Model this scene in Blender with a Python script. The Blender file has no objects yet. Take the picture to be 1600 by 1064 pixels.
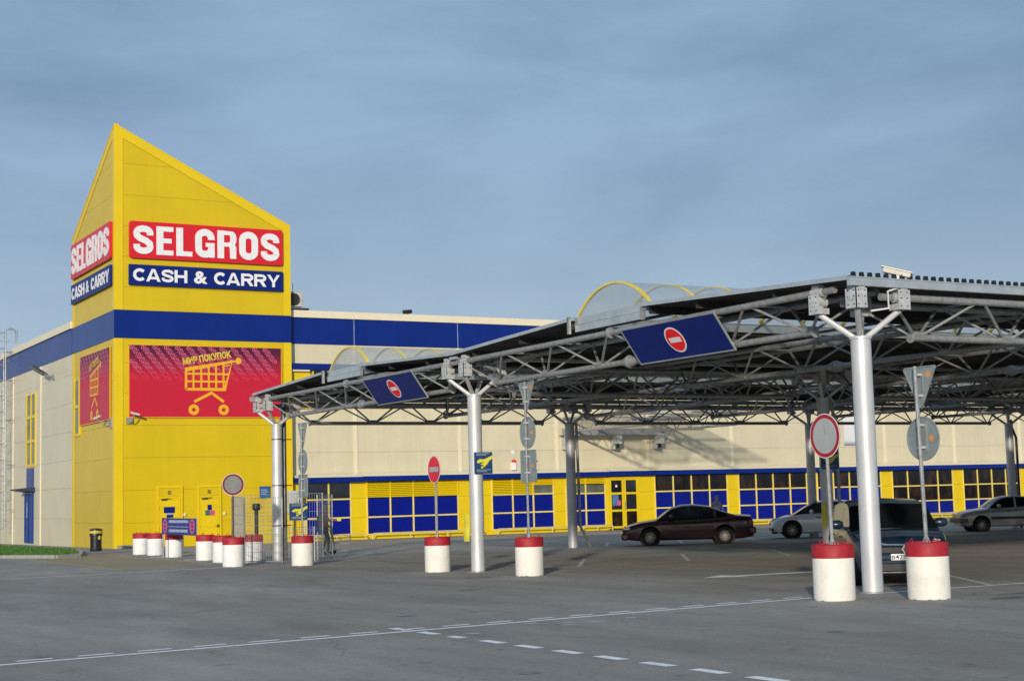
import bpy, math, random
from mathutils import Vector, Matrix
random.seed(7)
R = math.radians
S = bpy.context.scene
COL = S.collection
SX, SY = -0.0027059, -0.006053          # fall of the yard
def G(x, y): return SX*x + SY*y

# ------------------------------------------------------------------ camera
yaw, pitch, roll = 0.51564286, 0.10119486, -0.02664112
cd = bpy.data.cameras.new('camera'); cam = bpy.data.objects.new('camera', cd); COL.objects.link(cam)
f = Vector((math.sin(yaw)*math.cos(pitch), math.cos(yaw)*math.cos(pitch), math.sin(pitch)))
r_ = Vector((math.cos(yaw), -math.sin(yaw), 0)); u_ = r_.cross(f)
r2 = r_*math.cos(roll) + u_*math.sin(roll); u2 = -r_*math.sin(roll) + u_*math.cos(roll)
m = Matrix(((r2.x, u2.x, -f.x), (r2.y, u2.y, -f.y), (r2.z, u2.z, -f.z))).to_4x4()
m.translation = (0, 0, 1.62)
cam.matrix_world = m
cd.sensor_width = 36; cd.lens = 2366.7/1600*36
cd.clip_start = .1; cd.clip_end = 4000
S.camera = cam

# ------------------------------------------------------------------ light
SUN_EL, SUN_AZ = R(14.0), R(218)          # sun stands behind and left of the viewer
w = bpy.data.worlds.new('World'); S.world = w; w.use_nodes = True
nt = w.node_tree; N = nt.nodes; Lk = nt.links
for n in list(N): N.remove(n)
out = N.new('ShaderNodeOutputWorld'); bg = N.new('ShaderNodeBackground'); bg.inputs['Strength'].default_value = .1
sky = N.new('ShaderNodeTexSky'); sky.sky_type = 'NISHITA'; sky.sun_disc = False
sky.sun_elevation = SUN_EL; sky.sun_rotation = SUN_AZ; sky.air_density = 1.2; sky.dust_density = 2.0
tc = N.new('ShaderNodeTexCoord')
# layered cloud deck: noise stretched flat, thicker and paler towards the horizon
mp = N.new('ShaderNodeMapping'); mp.inputs['Scale'].default_value = (1.0, 1.0, 2.3); Lk.new(tc.outputs['Generated'], mp.inputs['Vector'])
mp.inputs['Rotation'].default_value = (R(4), R(-5), R(20))
n1 = N.new('ShaderNodeTexNoise'); n1.inputs['Scale'].default_value = 2.7; n1.inputs['Detail'].default_value = 9; n1.inputs['Roughness'].default_value = .52; n1.inputs['Distortion'].default_value = .35
Lk.new(mp.outputs[0], n1.inputs['Vector'])
cr = N.new('ShaderNodeValToRGB')
cr.color_ramp.elements[0].position = .41; cr.color_ramp.elements[0].color = (1.95, 3.08, 4.75, 1)
cr.color_ramp.elements[1].position = .60; cr.color_ramp.elements[1].color = (2.95, 4.4, 6.4, 1)
n5 = N.new('ShaderNodeTexNoise'); n5.inputs['Scale'].default_value = 9; n5.inputs['Detail'].default_value = 8; n5.inputs['Roughness'].default_value = .6; n5.inputs['Distortion'].default_value = .6
mp5 = N.new('ShaderNodeMapping'); mp5.inputs['Scale'].default_value = (1, 1, 4.2); mp5.inputs['Rotation'].default_value = (R(-6), R(9), 0); Lk.new(tc.outputs['Generated'], mp5.inputs['Vector']); Lk.new(mp5.outputs[0], n5.inputs['Vector'])
mxn = N.new('ShaderNodeMix'); mxn.data_type = 'FLOAT'; mxn.inputs['Factor'].default_value = .16; Lk.new(n1.outputs['Fac'], mxn.inputs['A']); Lk.new(n5.outputs['Fac'], mxn.inputs['B'])
Lk.new(mxn.outputs['Result'], cr.inputs[0])
sep = N.new('ShaderNodeSeparateXYZ'); Lk.new(tc.outputs['Generated'], sep.inputs[0])
mr = N.new('ShaderNodeMapRange'); mr.inputs['From Min'].default_value = 0.0; mr.inputs['From Max'].default_value = .27; mr.inputs['To Min'].default_value = 1; mr.inputs['To Max'].default_value = 0
mr.interpolation_type = 'SMOOTHSTEP'
Lk.new(sep.outputs['Z'], mr.inputs['Value'])
mxh = N.new('ShaderNodeMix'); mxh.data_type = 'RGBA'; Lk.new(mr.outputs[0], mxh.inputs['Factor']); Lk.new(cr.outputs[0], mxh.inputs['A'])
mxh.inputs['B'].default_value = (4.3, 5.55, 6.9, 1)
mxs = N.new('ShaderNodeMix'); mxs.data_type = 'RGBA'; mxs.inputs['Factor'].default_value = .9
Lk.new(sky.outputs[0], mxs.inputs['A']); Lk.new(mxh.outputs['Result'], mxs.inputs['B'])
Lk.new(mxs.outputs['Result'], bg.inputs['Color']); Lk.new(bg.outputs[0], out.inputs[0])
sd = bpy.data.lights.new('sun', 'SUN'); sd.energy = 3.6; sd.angle = R(2.2); sd.color = (1.0, .90, .74)
so = bpy.data.objects.new('sun', sd); COL.objects.link(so)
ldir = Vector((math.cos(SUN_EL)*.616, math.cos(SUN_EL)*.788, -math.sin(SUN_EL)))
so.rotation_euler = ldir.to_track_quat('-Z', 'Y').to_euler(); so.location = (-20, -20, 20)
S.view_settings.view_transform = 'Standard'; S.view_settings.look = 'None'; S.view_settings.exposure = 0; S.view_settings.gamma = 1
S.view_settings.use_curve_mapping = False
S.render.engine = 'CYCLES'; S.cycles.max_bounces = 6; S.cycles.transparent_max_bounces = 16

# ------------------------------------------------------------------ materials
MATS = {}
def mat(name, col, rough=.5, metal=0., var=.08, scale=3., bump=0., bscale=40., spec=.5, alpha=1., coat=0., streak=0., scuff=0., objvar=0., dirt=None, stretch=(1, 1, 1)):
    if name in MATS: return MATS[name]
    mt = bpy.data.materials.new(name); mt.use_nodes = True; t = mt.node_tree; b = t.nodes['Principled BSDF']
    b.inputs['Roughness'].default_value = rough; b.inputs['Metallic'].default_value = metal
    b.inputs['Specular IOR Level'].default_value = spec; b.inputs['Alpha'].default_value = alpha
    b.inputs['Coat Weight'].default_value = coat; b.inputs['Coat Roughness'].default_value = .05
    tcn = t.nodes.new('ShaderNodeTexCoord'); mpn = t.nodes.new('ShaderNodeMapping'); mpn.inputs['Scale'].default_value = stretch
    g = t.nodes.new('ShaderNodeNewGeometry'); t.links.new(g.outputs['Position'], mpn.inputs['Vector'])
    nz = t.nodes.new('ShaderNodeTexNoise'); nz.inputs['Scale'].default_value = scale; nz.inputs['Detail'].default_value = 6; nz.inputs['Roughness'].default_value = .6
    t.links.new(mpn.outputs[0], nz.inputs['Vector'])
    mx = t.nodes.new('ShaderNodeMix'); mx.data_type = 'RGBA'
    c2 = dirt if dirt else [max(0, c*(1-3*var)) for c in col]
    lo = [c*(1-var) for c in c2] if not dirt else dirt
    mx.inputs['A'].default_value = (*lo, 1); mx.inputs['B'].default_value = (*[min(1, c*(1+var)) for c in col], 1)
    r = t.nodes.new('ShaderNodeMapRange'); r.inputs['From Min'].default_value = .28 if dirt else .2; r.inputs['From Max'].default_value = .5 if dirt else .62
    t.links.new(nz.outputs['Fac'], r.inputs['Value']); t.links.new(r.outputs[0], mx.inputs['Factor'])
    colr = mx.outputs['Result']
    def scaled(c_, fac, lo, hi, f0, f1):
        q = t.nodes.new('ShaderNodeMapRange'); q.inputs['From Min'].default_value = f0; q.inputs['From Max'].default_value = f1; q.inputs['To Min'].default_value = lo; q.inputs['To Max'].default_value = hi
        t.links.new(fac, q.inputs['Value']); v = t.nodes.new('ShaderNodeVectorMath'); v.operation = 'SCALE'; t.links.new(c_, v.inputs[0]); t.links.new(q.outputs[0], v.inputs['Scale']); return v.outputs[0]
    if streak:
        m3 = t.nodes.new('ShaderNodeMapping'); m3.inputs['Scale'].default_value = (2.2, 2.2, .10); t.links.new(g.outputs['Position'], m3.inputs['Vector'])
        n3 = t.nodes.new('ShaderNodeTexNoise'); n3.inputs['Scale'].default_value = 1.6; n3.inputs['Detail'].default_value = 7; n3.inputs['Roughness'].default_value = .7; t.links.new(m3.outputs[0], n3.inputs['Vector'])
        colr = scaled(colr, n3.outputs['Fac'], 1-streak, 1+streak*.4, .3, .62)
    if objvar:
        oi = t.nodes.new('ShaderNodeObjectInfo'); colr = scaled(colr, oi.outputs['Random'], 1-objvar, 1+objvar, 0, 1)
    if scuff:
        n4 = t.nodes.new('ShaderNodeTexNoise'); n4.inputs['Scale'].default_value = 13; n4.inputs['Detail'].default_value = 4; n4.inputs['Roughness'].default_value = .75; t.links.new(g.outputs['Position'], n4.inputs['Vector'])
        colr = scaled(colr, n4.outputs['Fac'], 1-scuff, 1, .30, .37)
    t.links.new(colr, b.inputs['Base Color'])
    rr = t.nodes.new('ShaderNodeMapRange'); rr.inputs['To Min'].default_value = min(1, rough*1.15); rr.inputs['To Max'].default_value = rough*.88
    t.links.new(nz.outputs['Fac'], rr.inputs['Value']); t.links.new(rr.outputs[0], b.inputs['Roughness'])
    if bump:
        n2 = t.nodes.new('ShaderNodeTexNoise'); n2.inputs['Scale'].default_value = bscale; n2.inputs['Detail'].default_value = 3
        t.links.new(g.outputs['Position'], n2.inputs['Vector'])
        bp = t.nodes.new('ShaderNodeBump'); bp.inputs['Strength'].default_value = bump; bp.inputs['Distance'].default_value = .01
        t.links.new(n2.outputs['Fac'], bp.inputs['Height']); t.links.new(bp.outputs[0], b.inputs['Normal'])
    MATS[name] = mt; return mt
YEL = mat('yellow_panel', (.625, .45, .0009), .36, streak=.035, objvar=.02, var=.025, scale=.5, bump=.08, bscale=2)
YELT = mat('yellow_trim', (.74, .53, .003), .36, var=.02, scale=.8)
CREAM = mat('cream_panel', (.635, .575, .405), .36, streak=.055, objvar=.025, var=.025, scale=.6, bump=.08, bscale=2)
CREAMT = mat('cream_trim', (.76, .68, .50), .4, var=.02)
BLUE = mat('blue_panel', (.0008, .017, .19), .27, spec=.35, var=.05, scale=.7)
BLUEP = mat('blue_infill', (.0008, .007, .21), .35, spec=.3, var=.06, scale=1.2)
BLUES = mat('blue_sign', (.002, .014, .155), .4, spec=.3, var=.03)
RED = mat('red_sign', (.63, .010, .022), .35, var=.03)
WHITE = mat('white_letter', (.78, .78, .80), .4, var=.02)
WALLG = mat('seam_dark', (.52, .47, .33), .7)
SEAMY = mat('seam_yellow', (.55, .37, .004), .7)
FRAMEY = mat('pale_yellow_frame', (.80, .64, .16), .4, var=.03)
GLASS = mat('window_glass', (.012, .012, .013), .04, var=.3, scale=.8, spec=.7)
GLASSG = mat('window_glass_grey', (.12, .13, .10), .08, var=.3, scale=.8, spec=.6)
GALV = mat('galvanised_steel', (.33, .34, .345), .42, .35, var=.12, scale=9, bump=.05)
GALVL = mat('galvanised_flashing', (.52, .56, .57), .38, .55, var=.06, scale=3)
SILVER = mat('silver_column_paint', (.60, .61, .625), .5, .35, var=.07, scale=2.2, stretch=(1, 1, .5), bump=.04, bscale=9)
PLATE = mat('zinc_plate', (.52, .54, .55), .5, .2, var=.08, scale=8)
DECK = mat('roof_deck', (.040, .038, .036), .6, .1, var=.15, scale=2)
DARKST = mat('dark_steel', (.03, .028, .026), .5, .3, var=.15)
VAULT = mat('vault_glazing', (.46, .54, .58), .15, var=.03, alpha=.44)
RIB = mat('yellow_rib', (.72, .56, .08), .45, var=.05)
CONC = mat('white_painted_concrete', (.76, .745, .69), .75, scuff=.25, var=.05, scale=4, bump=.5, bscale=18, dirt=(.71, .69, .63))
CONCW = mat('clean_white_concrete', (.78, .79, .79), .7, scuff=.2, var=.04, scale=5, bump=.35, bscale=18)
REDC = mat('red_painted_band', (.36, .010, .020), .6, scuff=.4, var=.12, scale=7, bump=.3, bscale=30)
DKRED = mat('red_ring', (.36, .008, .02), .45, var=.06)
SIGNG = mat('sign_face_grey', (.36, .38, .385), .35, var=.04)
BACK = mat('sign_back_galvanised', (.25, .30, .315), .5, .25, var=.06, scale=5)
SPOT = mat('orange_sticker', (.65, .27, .06), .6)
BLACK = mat('black_plastic', (.012, .012, .013), .4, var=.2)
RUBBER = mat('rubber', (.013, .013, .013), .8, var=.2)
GREYB = mat('grey_cabinet', (.45, .46, .45), .5)
WLINE = mat('worn_white_line', (.86, .86, .83), .75, var=.05, scale=16, dirt=(.58, .57, .55))
YLINE = mat('worn_yellow_line', (.50, .39, .17), .8, var=.08, scale=9, dirt=(.30, .24, .15))
KERB = mat('kerb_concrete', (.33, .32, .30), .85, var=.08, scale=6, bump=.4)
PAVE = mat('pavement_concrete', (.27, .26, .24), .85, var=.08, scale=2, bump=.4)
SOIL = mat('soil', (.05, .06, .02), .9)
YHAND = mat('yellow_print', (.72, .68, .06), .5, var=.03)
GREYT = mat('faint_print', (.35, .40, .44), .5)
PINK = mat('pink_print', (.55, .08, .22), .5, var=.1)

def asphalt():
    mt = bpy.data.materials.new('asphalt'); mt.use_nodes = True; t = mt.node_tree; b = t.nodes['Principled BSDF']
    g = t.nodes.new('ShaderNodeNewGeometry')
    def noise(sc, det=6, ro=.6, st=(1, 1, 1), rot=0):
        mpn = t.nodes.new('ShaderNodeMapping'); mpn.inputs['Scale'].default_value = st; mpn.inputs['Rotation'].default_value = (0, 0, rot)
        t.links.new(g.outputs['Position'], mpn.inputs['Vector'])
        n = t.nodes.new('ShaderNodeTexNoise'); n.inputs['Scale'].default_value = sc; n.inputs['Detail'].default_value = det; n.inputs['Roughness'].default_value = ro
        t.links.new(mpn.outputs[0], n.inputs['Vector']); return n
    big = noise(.16, 6, .62, (1, .45, 1), R(30)); mid = noise(1.1, 6, .65, (1, .3, 1), R(-25)); grain = noise(70, 3, .8)
    r1 = t.nodes.new('ShaderNodeValToRGB'); e = r1.color_ramp.elements
    e[0].position = .34; e[0].color = (.245, .222, .185, 1); e[1].position = .66; e[1].color = (.345, .325, .288, 1)
    t.links.new(big.outputs['Fac'], r1.inputs[0])
    def mul(a, fac_node, lo, hi, fmin, fmax):
        mr = t.nodes.new('ShaderNodeMapRange'); mr.inputs['From Min'].default_value = fmin; mr.inputs['From Max'].default_value = fmax
        mr.inputs['To Min'].default_value = lo; mr.inputs['To Max'].default_value = hi
        t.links.new(fac_node.outputs['Fac'], mr.inputs['Value'])
        vm = t.nodes.new('ShaderNodeVectorMath'); vm.operation = 'SCALE'
        t.links.new(a, vm.inputs[0]); t.links.new(mr.outputs[0], vm.inputs['Scale']); return vm.outputs[0]
    c = mul(r1.outputs[0], mid, .80, 1.16, .3, .7)
    c = mul(c, grain, .72, 1.28, .3, .7)
    fine = noise(17, 5, .75); c = mul(c, fine, .86, 1.13, .3, .7)
    spots = noise(2.6, 2, .5)
    c = mul(c, spots, .62, 1, .22, .34)
    wn = noise(1.3, 4, .6); va = t.nodes.new('ShaderNodeVectorMath'); va.operation = 'MULTIPLY_ADD'; t.links.new(wn.outputs['Color'], va.inputs[0]); va.inputs[1].default_value = (.7, .7, 0); t.links.new(g.outputs['Position'], va.inputs[2])
    vo = t.nodes.new('ShaderNodeTexVoronoi'); vo.feature = 'DISTANCE_TO_EDGE'; vo.inputs['Scale'].default_value = .28; t.links.new(va.outputs[0], vo.inputs['Vector'])
    cm = t.nodes.new('ShaderNodeMapRange'); cm.inputs['From Min'].default_value = .0; cm.inputs['From Max'].default_value = .0045; cm.inputs['To Min'].default_value = .72; cm.inputs['To Max'].default_value = 1
    t.links.new(vo.outputs['Distance'], cm.inputs['Value']); vs_ = t.nodes.new('ShaderNodeVectorMath'); vs_.operation = 'SCALE'; t.links.new(c, vs_.inputs[0]); t.links.new(cm.outputs[0], vs_.inputs['Scale']); c = vs_.outputs[0]
    t.links.new(c, b.inputs['Base Color'])
    b.inputs['Roughness'].default_value = .78; b.inputs['Specular IOR Level'].default_value = .35
    bp = t.nodes.new('ShaderNodeBump'); bp.inputs['Strength'].default_value = .5; bp.inputs['Distance'].default_value = .006
    t.links.new(grain.outputs['Fac'], bp.inputs['Height']); t.links.new(bp.outputs[0], b.inputs['Normal'])
    return mt
ASPH = asphalt()

def poster_mat():
    mt = bpy.data.materials.new('poster_print'); mt.use_nodes = True; t = mt.node_tree; b = t.nodes['Principled BSDF']
    g = t.nodes.new('ShaderNodeNewGeometry'); sp = t.nodes.new('ShaderNodeSeparateXYZ'); t.links.new(g.outputs['Position'], sp.inputs[0])
    mr = t.nodes.new('ShaderNodeMapRange'); mr.inputs['From Min'].default_value = 7.4; mr.inputs['From Max'].default_value = 9.2
    t.links.new(sp.outputs['Z'], mr.inputs['Value'])
    cr = t.nodes.new('ShaderNodeValToRGB'); e = cr.color_ramp.elements
    e[0].position = 0; e[0].color = (.52, .008, .030, 1); e[1].position = 1; e[1].color = (.085, .004, .035, 1)
    n = e.new(.35) if hasattr(e, 'new') else None
    if n: n.color = (.50, .008, .032, 1)
    t.links.new(mr.outputs[0], cr.inputs[0]); t.links.new(cr.outputs[0], b.inputs['Base Color']); b.inputs['Roughness'].default_value = .42
    return mt
POSTER = poster_mat()

# ------------------------------------------------------------------ mesh helpers
class MB:
    def __init__(s): s.v = []; s.f = []; s.mi = []; s.cur = 0
    def add(s, vs, fs):
        o = len(s.v); s.v += [tuple(p) for p in vs]
        for q in fs: s.f.append([o+i for i in q]); s.mi.append(s.cur)
        return s
    def box(s, x0, y0, z0, x1, y1, z1):
        if x0 > x1: x0, x1 = x1, x0
        if y0 > y1: y0, y1 = y1, y0
        if z0 > z1: z0, z1 = z1, z0
        return s.add([(x0, y0, z0), (x1, y0, z0), (x1, y1, z0), (x0, y1, z0), (x0, y0, z1), (x1, y0, z1), (x1, y1, z1), (x0, y1, z1)],
                     [(0, 3, 2, 1), (4, 5, 6, 7), (0, 1, 5, 4), (1, 2, 6, 5), (2, 3, 7, 6), (3, 0, 4, 7)])
    def frame(s, d):
        d = Vector(d).normalized(); a = Vector((0, 0, 1)) if abs(d.z) < .9 else Vector((1, 0, 0))
        x = d.cross(a).normalized(); y = x.cross(d).normalized(); return d, x, y
    def tube(s, p0, p1, r, n=8, r1=None, caps=True):
        p0, p1 = Vector(p0), Vector(p1); r1 = r if r1 is None else r1
        d, x, y = s.frame(p1-p0); vs = []
        for p, rr in ((p0, r), (p1, r1)):
            for i in range(n):
                a = 2*math.pi*i/n; vs.append(p+x*math.cos(a)*rr+y*math.sin(a)*rr)
        fs = [(i, i+n, (i+1) % n+n, (i+1) % n) for i in range(n)]
        if caps: fs += [tuple(range(n)), tuple(range(2*n-1, n-1, -1))]
        return s.add(vs, fs)
    def path(s, pts, r, n=8, closed=False):
        pts = [Vector(p) for p in pts]; k = len(pts); vs = []; prev = None
        for i, p in enumerate(pts):
            a = pts[(i-1) % k] if (closed or i > 0) else p; b = pts[(i+1) % k] if (closed or i < k-1) else p
            d = (b-a).normalized()
            if prev is None: _, x, y = s.frame(d)
            else:
                x = (prev-d*prev.dot(d)).normalized(); y = x.cross(d)
            prev = x
            for j in range(n):
                t = 2*math.pi*j/n; vs.append(p+x*math.cos(t)*r+y*math.sin(t)*r)
        fs = []
        for i in range(k if closed else k-1):
            for j in range(n):
                a = i*n+j; b = i*n+(j+1) % n; c = ((i+1) % k)*n+(j+1) % n; d = ((i+1) % k)*n+j
                fs.append((a, d, c, b))
        if not closed: fs += [tuple(range(n)), tuple(range(k*n-1, (k-1)*n-1, -1))]
        return s.add(vs, fs)
    def lathe(s, prof, c=(0, 0, 0), n=24, axis='z', caps=False):
        vs = []
        for (r, h) in prof:
            for i in range(n):
                a = 2*math.pi*i/n; p = (r*math.cos(a), r*math.sin(a), h)
                if axis == 'y': p = (p[0], h, p[1])
                if axis == 'x': p = (h, p[0], p[1])
                vs.append((p[0]+c[0], p[1]+c[1], p[2]+c[2]))
        fs = []
        for k in range(len(prof)-1):
            for i in range(n):
                j = (i+1) % n; fs.append((k*n+i, k*n+j, (k+1)*n+j, (k+1)*n+i))
        if caps: fs += [tuple(range(n-1, -1, -1)), tuple(range((len(prof)-1)*n, len(prof)*n))]
        return s.add(vs, fs)
    def prism(s, poly, M, t):
        """2D polygon (x, z) placed by matrix M, extruded by t along local +y (away)"""
        n = len(poly); vs = [M @ Vector((x, 0, z)) for x, z in poly] + [M @ Vector((x, t, z)) for x, z in poly]
        return s.add(vs, [tuple(range(n)), tuple(range(2*n-1, n-1, -1))] + [(i, i+n, (i+1) % n+n, (i+1) % n) for i in range(n)])
    def ribbon(s, pts, wd, M, t, closed=False):
        """thick 2D stroke as a raised plate"""
        k = len(pts); L = []; Rr = []
        for i, (x, z) in enumerate(pts):
            a = pts[(i-1) % k] if (closed or i > 0) else (x, z); b = pts[(i+1) % k] if (closed or i < k-1) else (x, z)
            dx, dz = b[0]-a[0], b[1]-a[1]; l = math.hypot(dx, dz) or 1; nx, nz = -dz/l, dx/l
            sc = 1.
            if (closed or 0 < i < k-1):
                d1 = (x-a[0], z-a[1]); l1 = math.hypot(*d1) or 1; c = abs((d1[0]*dx+d1[1]*dz)/(l1*l)); sc = 1/max(c, .6)
            L.append((x+nx*wd/2*sc, z+nz*wd/2*sc)); Rr.append((x-nx*wd/2*sc, z-nz*wd/2*sc))
        vs = [M @ Vector((x, 0, z)) for x, z in L+Rr] + [M @ Vector((x, t, z)) for x, z in L+Rr]
        fs = []
        m_ = k if closed else k-1
        for i in range(m_):
            j = (i+1) % k
            fs += [(i, j, k+j, k+i), (2*k+i, 3*k+i, 3*k+j, 2*k+j), (i, 2*k+i, 2*k+j, j), (k+i, k+j, 3*k+j, 3*k+i)]
        if not closed: fs += [(0, k, 3*k, 2*k), (k-1, 3*k-1, 4*k-1, 2*k-1)]
        return s.add(vs, fs)
    def ellipse(s, cx, cz, rx, rz, M, t, n=32):
        return s.prism([(cx+rx*math.cos(2*math.pi*i/n), cz+rz*math.sin(2*math.pi*i/n)) for i in range(n)], M, t)
    def xf(s, M): s.v = [tuple(M @ Vector(p)) for p in s.v]; return s
def empty(name, loc=(0, 0, 0), rz=0):
    o = bpy.data.objects.new(name, None); COL.objects.link(o); o.location = loc; o.rotation_euler = (0, 0, rz); o.empty_display_size = .3; return o
def tag(o, label=None, cat=None, group=None, kind=None):
    if label: o['label'] = label
    if cat: o['category'] = cat
    if group: o['group'] = group
    if kind: o['kind'] = kind
    return o
def thing(name, label, cat, loc=(0, 0, 0), rz=0, group=None): return tag(empty(name, loc, rz), label, cat, group)
def rootloc(o):
    v = Vector((0, 0, 0))
    while o is not None: v += Vector(o.location); o = o.parent
    return v
def obj(name, mb, mt, parent=None, world=True, smooth=35, kind=None, label=None, bevel=0):
    me = bpy.data.meshes.new(name)
    off = rootloc(parent) if (parent is not None and world) else Vector((0, 0, 0))
    me.from_pydata([(x-off.x, y-off.y, z-off.z) for x, y, z in mb.v], [], mb.f)
    for q in (mt if isinstance(mt, (list, tuple)) else [mt]): me.materials.append(q)
    if isinstance(mt, (list, tuple)): me.polygons.foreach_set('material_index', mb.mi)
    me.validate(); me.update()
    if smooth:
        me.shade_smooth(); me.set_sharp_from_angle(angle=R(smooth))
    o = bpy.data.objects.new(name, me); COL.objects.link(o)
    if parent is not None: o.parent = parent
    if kind: o['kind'] = kind
    if label: o['label'] = label
    if bevel:
        b = o.modifiers.new('bevel', 'BEVEL'); b.width = bevel; b.segments = 2; b.limit_method = 'ANGLE'
    return o
def copy_tree(o, parent=None, off=None):
    c = o.copy(); COL.objects.link(c)
    if parent is not None: c.parent = parent
    for ch in o.children: copy_tree(ch, c)
    return c
def Mfront(x, y, z):      # plate plane facing -Y (x to the right)
    return Matrix.Translation((x, y, z))
def Mleft(x, y, z):       # plate plane facing -X : local +x runs to -Y
    return Matrix.Translation((x, y, z)) @ Matrix.Rotation(R(-90), 4, 'Z')
def Mdir(x, y, z, ang):   # ang: rotation about z of a -Y-facing plate
    return Matrix.Translation((x, y, z)) @ Matrix.Rotation(ang, 4, 'Z')
def text_mb(body, wd, ht, M, t=.004, offset=0., italic=0., rot=0.):
    cu = bpy.data.curves.new('t', 'FONT'); cu.body = body; cu.size = 1; cu.offset = offset; cu.resolution_u = 3; cu.fill_mode = 'FRONT'
    ob = bpy.data.objects.new('t', cu); COL.objects.link(ob)
    dg = bpy.context.evaluated_depsgraph_get(); me = bpy.data.meshes.new_from_object(ob.evaluated_get(dg))
    vs = [v.co.copy() for v in me.vertices]; fs = [tuple(p.vertices) for p in me.polygons]
    bpy.data.objects.remove(ob); bpy.data.curves.remove(cu); bpy.data.meshes.remove(me)
    x0 = min(v.x for v in vs); x1 = max(v.x for v in vs); y0 = min(v.y for v in vs); y1 = max(v.y for v in vs)
    mb = MB(); c, s_ = math.cos(rot), math.sin(rot); P = []
    for v in vs:
        x = ((v.x-x0)/(x1-x0)-.5)*wd; z = ((v.y-y0)/(y1-y0)-.5)*ht; x += italic*z
        P.append(M @ Vector((x*c-z*s_, -t, x*s_+z*c)))
    mb.add(P, fs); return mb
def merge(*ms):
    o = MB()
    for m_ in ms: o.add(m_.v, m_.f)
    return o
def arc(cx, cz, rx, rz, a0, a1, n=10):
    return [(cx+rx*math.cos(R(a0+(a1-a0)*i/n)), cz+rz*math.sin(R(a0+(a1-a0)*i/n))) for i in range(n+1)]
def struct(name, mb, mt, **k): return tag(obj(name, mb, mt, **k), kind='structure')
def clip_top(poly, fn):
    """keep the part of polygon (x,z) with z <= fn(x); fn linear"""
    o = []; n = len(poly)
    for i in range(n):
        a, b = poly[i], poly[(i+1) % n]; da, db = fn(a[0])-a[1], fn(b[0])-b[1]
        if da >= 0: o.append(a)
        if da*db < 0:
            t = da/(da-db); o.append((a[0]+(b[0]-a[0])*t, a[1]+(b[1]-a[1])*t))
    return o

# ------------------------------------------------------------------ ground
def gq(mb, pts, dz):
    return mb.add([(x, y, G(x, y)+dz) for x, y in pts], [tuple(range(len(pts)))])
b = MB(); gq(b, [(-900, -900), (1500, -900), (1500, 1800), (-900, 1800)], 0); struct('asphalt_ground', b, ASPH, smooth=0)
def strip(mb, a, c, wd, dz=.004):
    a, c = Vector(a), Vector(c); d = (c-a).normalized(); n = Vector((-d.y, d.x))*wd/2
    return gq(mb, [tuple(a-n), tuple(c-n), tuple(c+n), tuple(a+n)], dz)
# long solid line and its broken companion
b = MB(); strip(b, (-6, 16.75), (16.25, 19.12), .12); strip(b, (17.4, 19.13), (60, 19.05), .11)
strip(b, (3, 42.0), (8.14, 42.5), .12); strip(b, (8.14, 42.5), (11.68, 42.89), .12); strip(b, (11.68, 42.89), (14.9, 43.9), .12)
struct('white_solid_line', b, WLINE, smooth=0)
b = MB(); x = -5.
while x < 16.1:
    y = 16.75+(x+6)*.1065+.30; strip(b, (x, y), (x+.42, y+.045), .105); x += .72
struct('white_broken_line', b, WLINE, smooth=0)
b = MB(); y = 18.95
k = 0
while y > 5:
    if k != 2: strip(b, (8.76, y-.5), (8.76, y), .15)
    else: strip(b, (8.76, y-.36), (8.74, y-.05), .15)
    y -= .86; k += 1
struct('lane_dash_line', b, WLINE, smooth=0)
# slanted parking bays
b = MB()
dx, dy = .555, .832
for y0, xs in ((19.2, [20.33+3.45*i for i in range(11)]), (33.2, [20.6+3.45*i for i in range(12)]), (47.3, [20.2+3.45*i for i in range(12)])):
    for x in xs: strip(b, (x, y0), (x+dx*5.6, y0+dy*5.6), .11, .005)
strip(b, (18.0, 31.7), (28.5, 30.4), .09, .0045); strip(b, (19.5, 33.35), (58, 32.4), .09, .0045); strip(b, (19.5, 47.4), (60, 47.4), .10, .0045)
struct('parking_bay_line', b, mat('dull_white_line', (.50, .50, .47), .8, var=.08, scale=14, dirt=(.26, .25, .23)), smooth=0)
b = MB()   # direction arrow pointing along the aisle
gq(b, [(19.0, 25.75), (19.9, 25.35), (19.9, 25.62), (23.0, 25.35), (23.0, 25.7), (19.9, 25.95), (19.9, 26.35)], .005)
struct('painted_arrow', b, WLINE, smooth=0)
# yellow hatched keep-clear field by the tower
b = MB(); A, B_, C_, D_ = (12.68, 60.8), (12.15, 45.2), (15.7, 46.0), (16.3, 63.3)
for p, q in ((A, B_), (B_, C_), (C_, D_), (D_, A)): strip(b, p, q, .14)
def lerp(p, q, t): return (p[0]+(q[0]-p[0])*t, p[1]+(q[1]-p[1])*t)
for i in range(1, 30):
    t = i/30; p = lerp(B_, A, t); t2 = min(1, t+.11); strip(b, p, lerp(C_, D_, t2), .17, .0045)
struct('yellow_hatched_field', b, YLINE, smooth=0)
TYM = mat('tyre_mark', (.13, .12, .105), .85, var=.2, scale=5, dirt=(.23, .215, .185))
b = MB()
for P_ in (((18.6, 34.2), (20.5, 36.2), (23.5, 38.2), (28, 39.6), (34, 40.2)), ((18.9, 32.6), (21, 34.4), (24.4, 36.4), (29, 37.6), (36, 38)), ((20, 15.4), (22, 16.9), (25, 18.4), (29, 19.6)), ((19.3, 36.6), (19.7, 39.5), (19.5, 43), (18.7, 46))):
    for p, q in zip(P_, P_[1:]): strip(b, p, q, .16, .002)
struct('tyre_mark', b, TYM, smooth=0)
b = MB(); random.seed(11)
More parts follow.
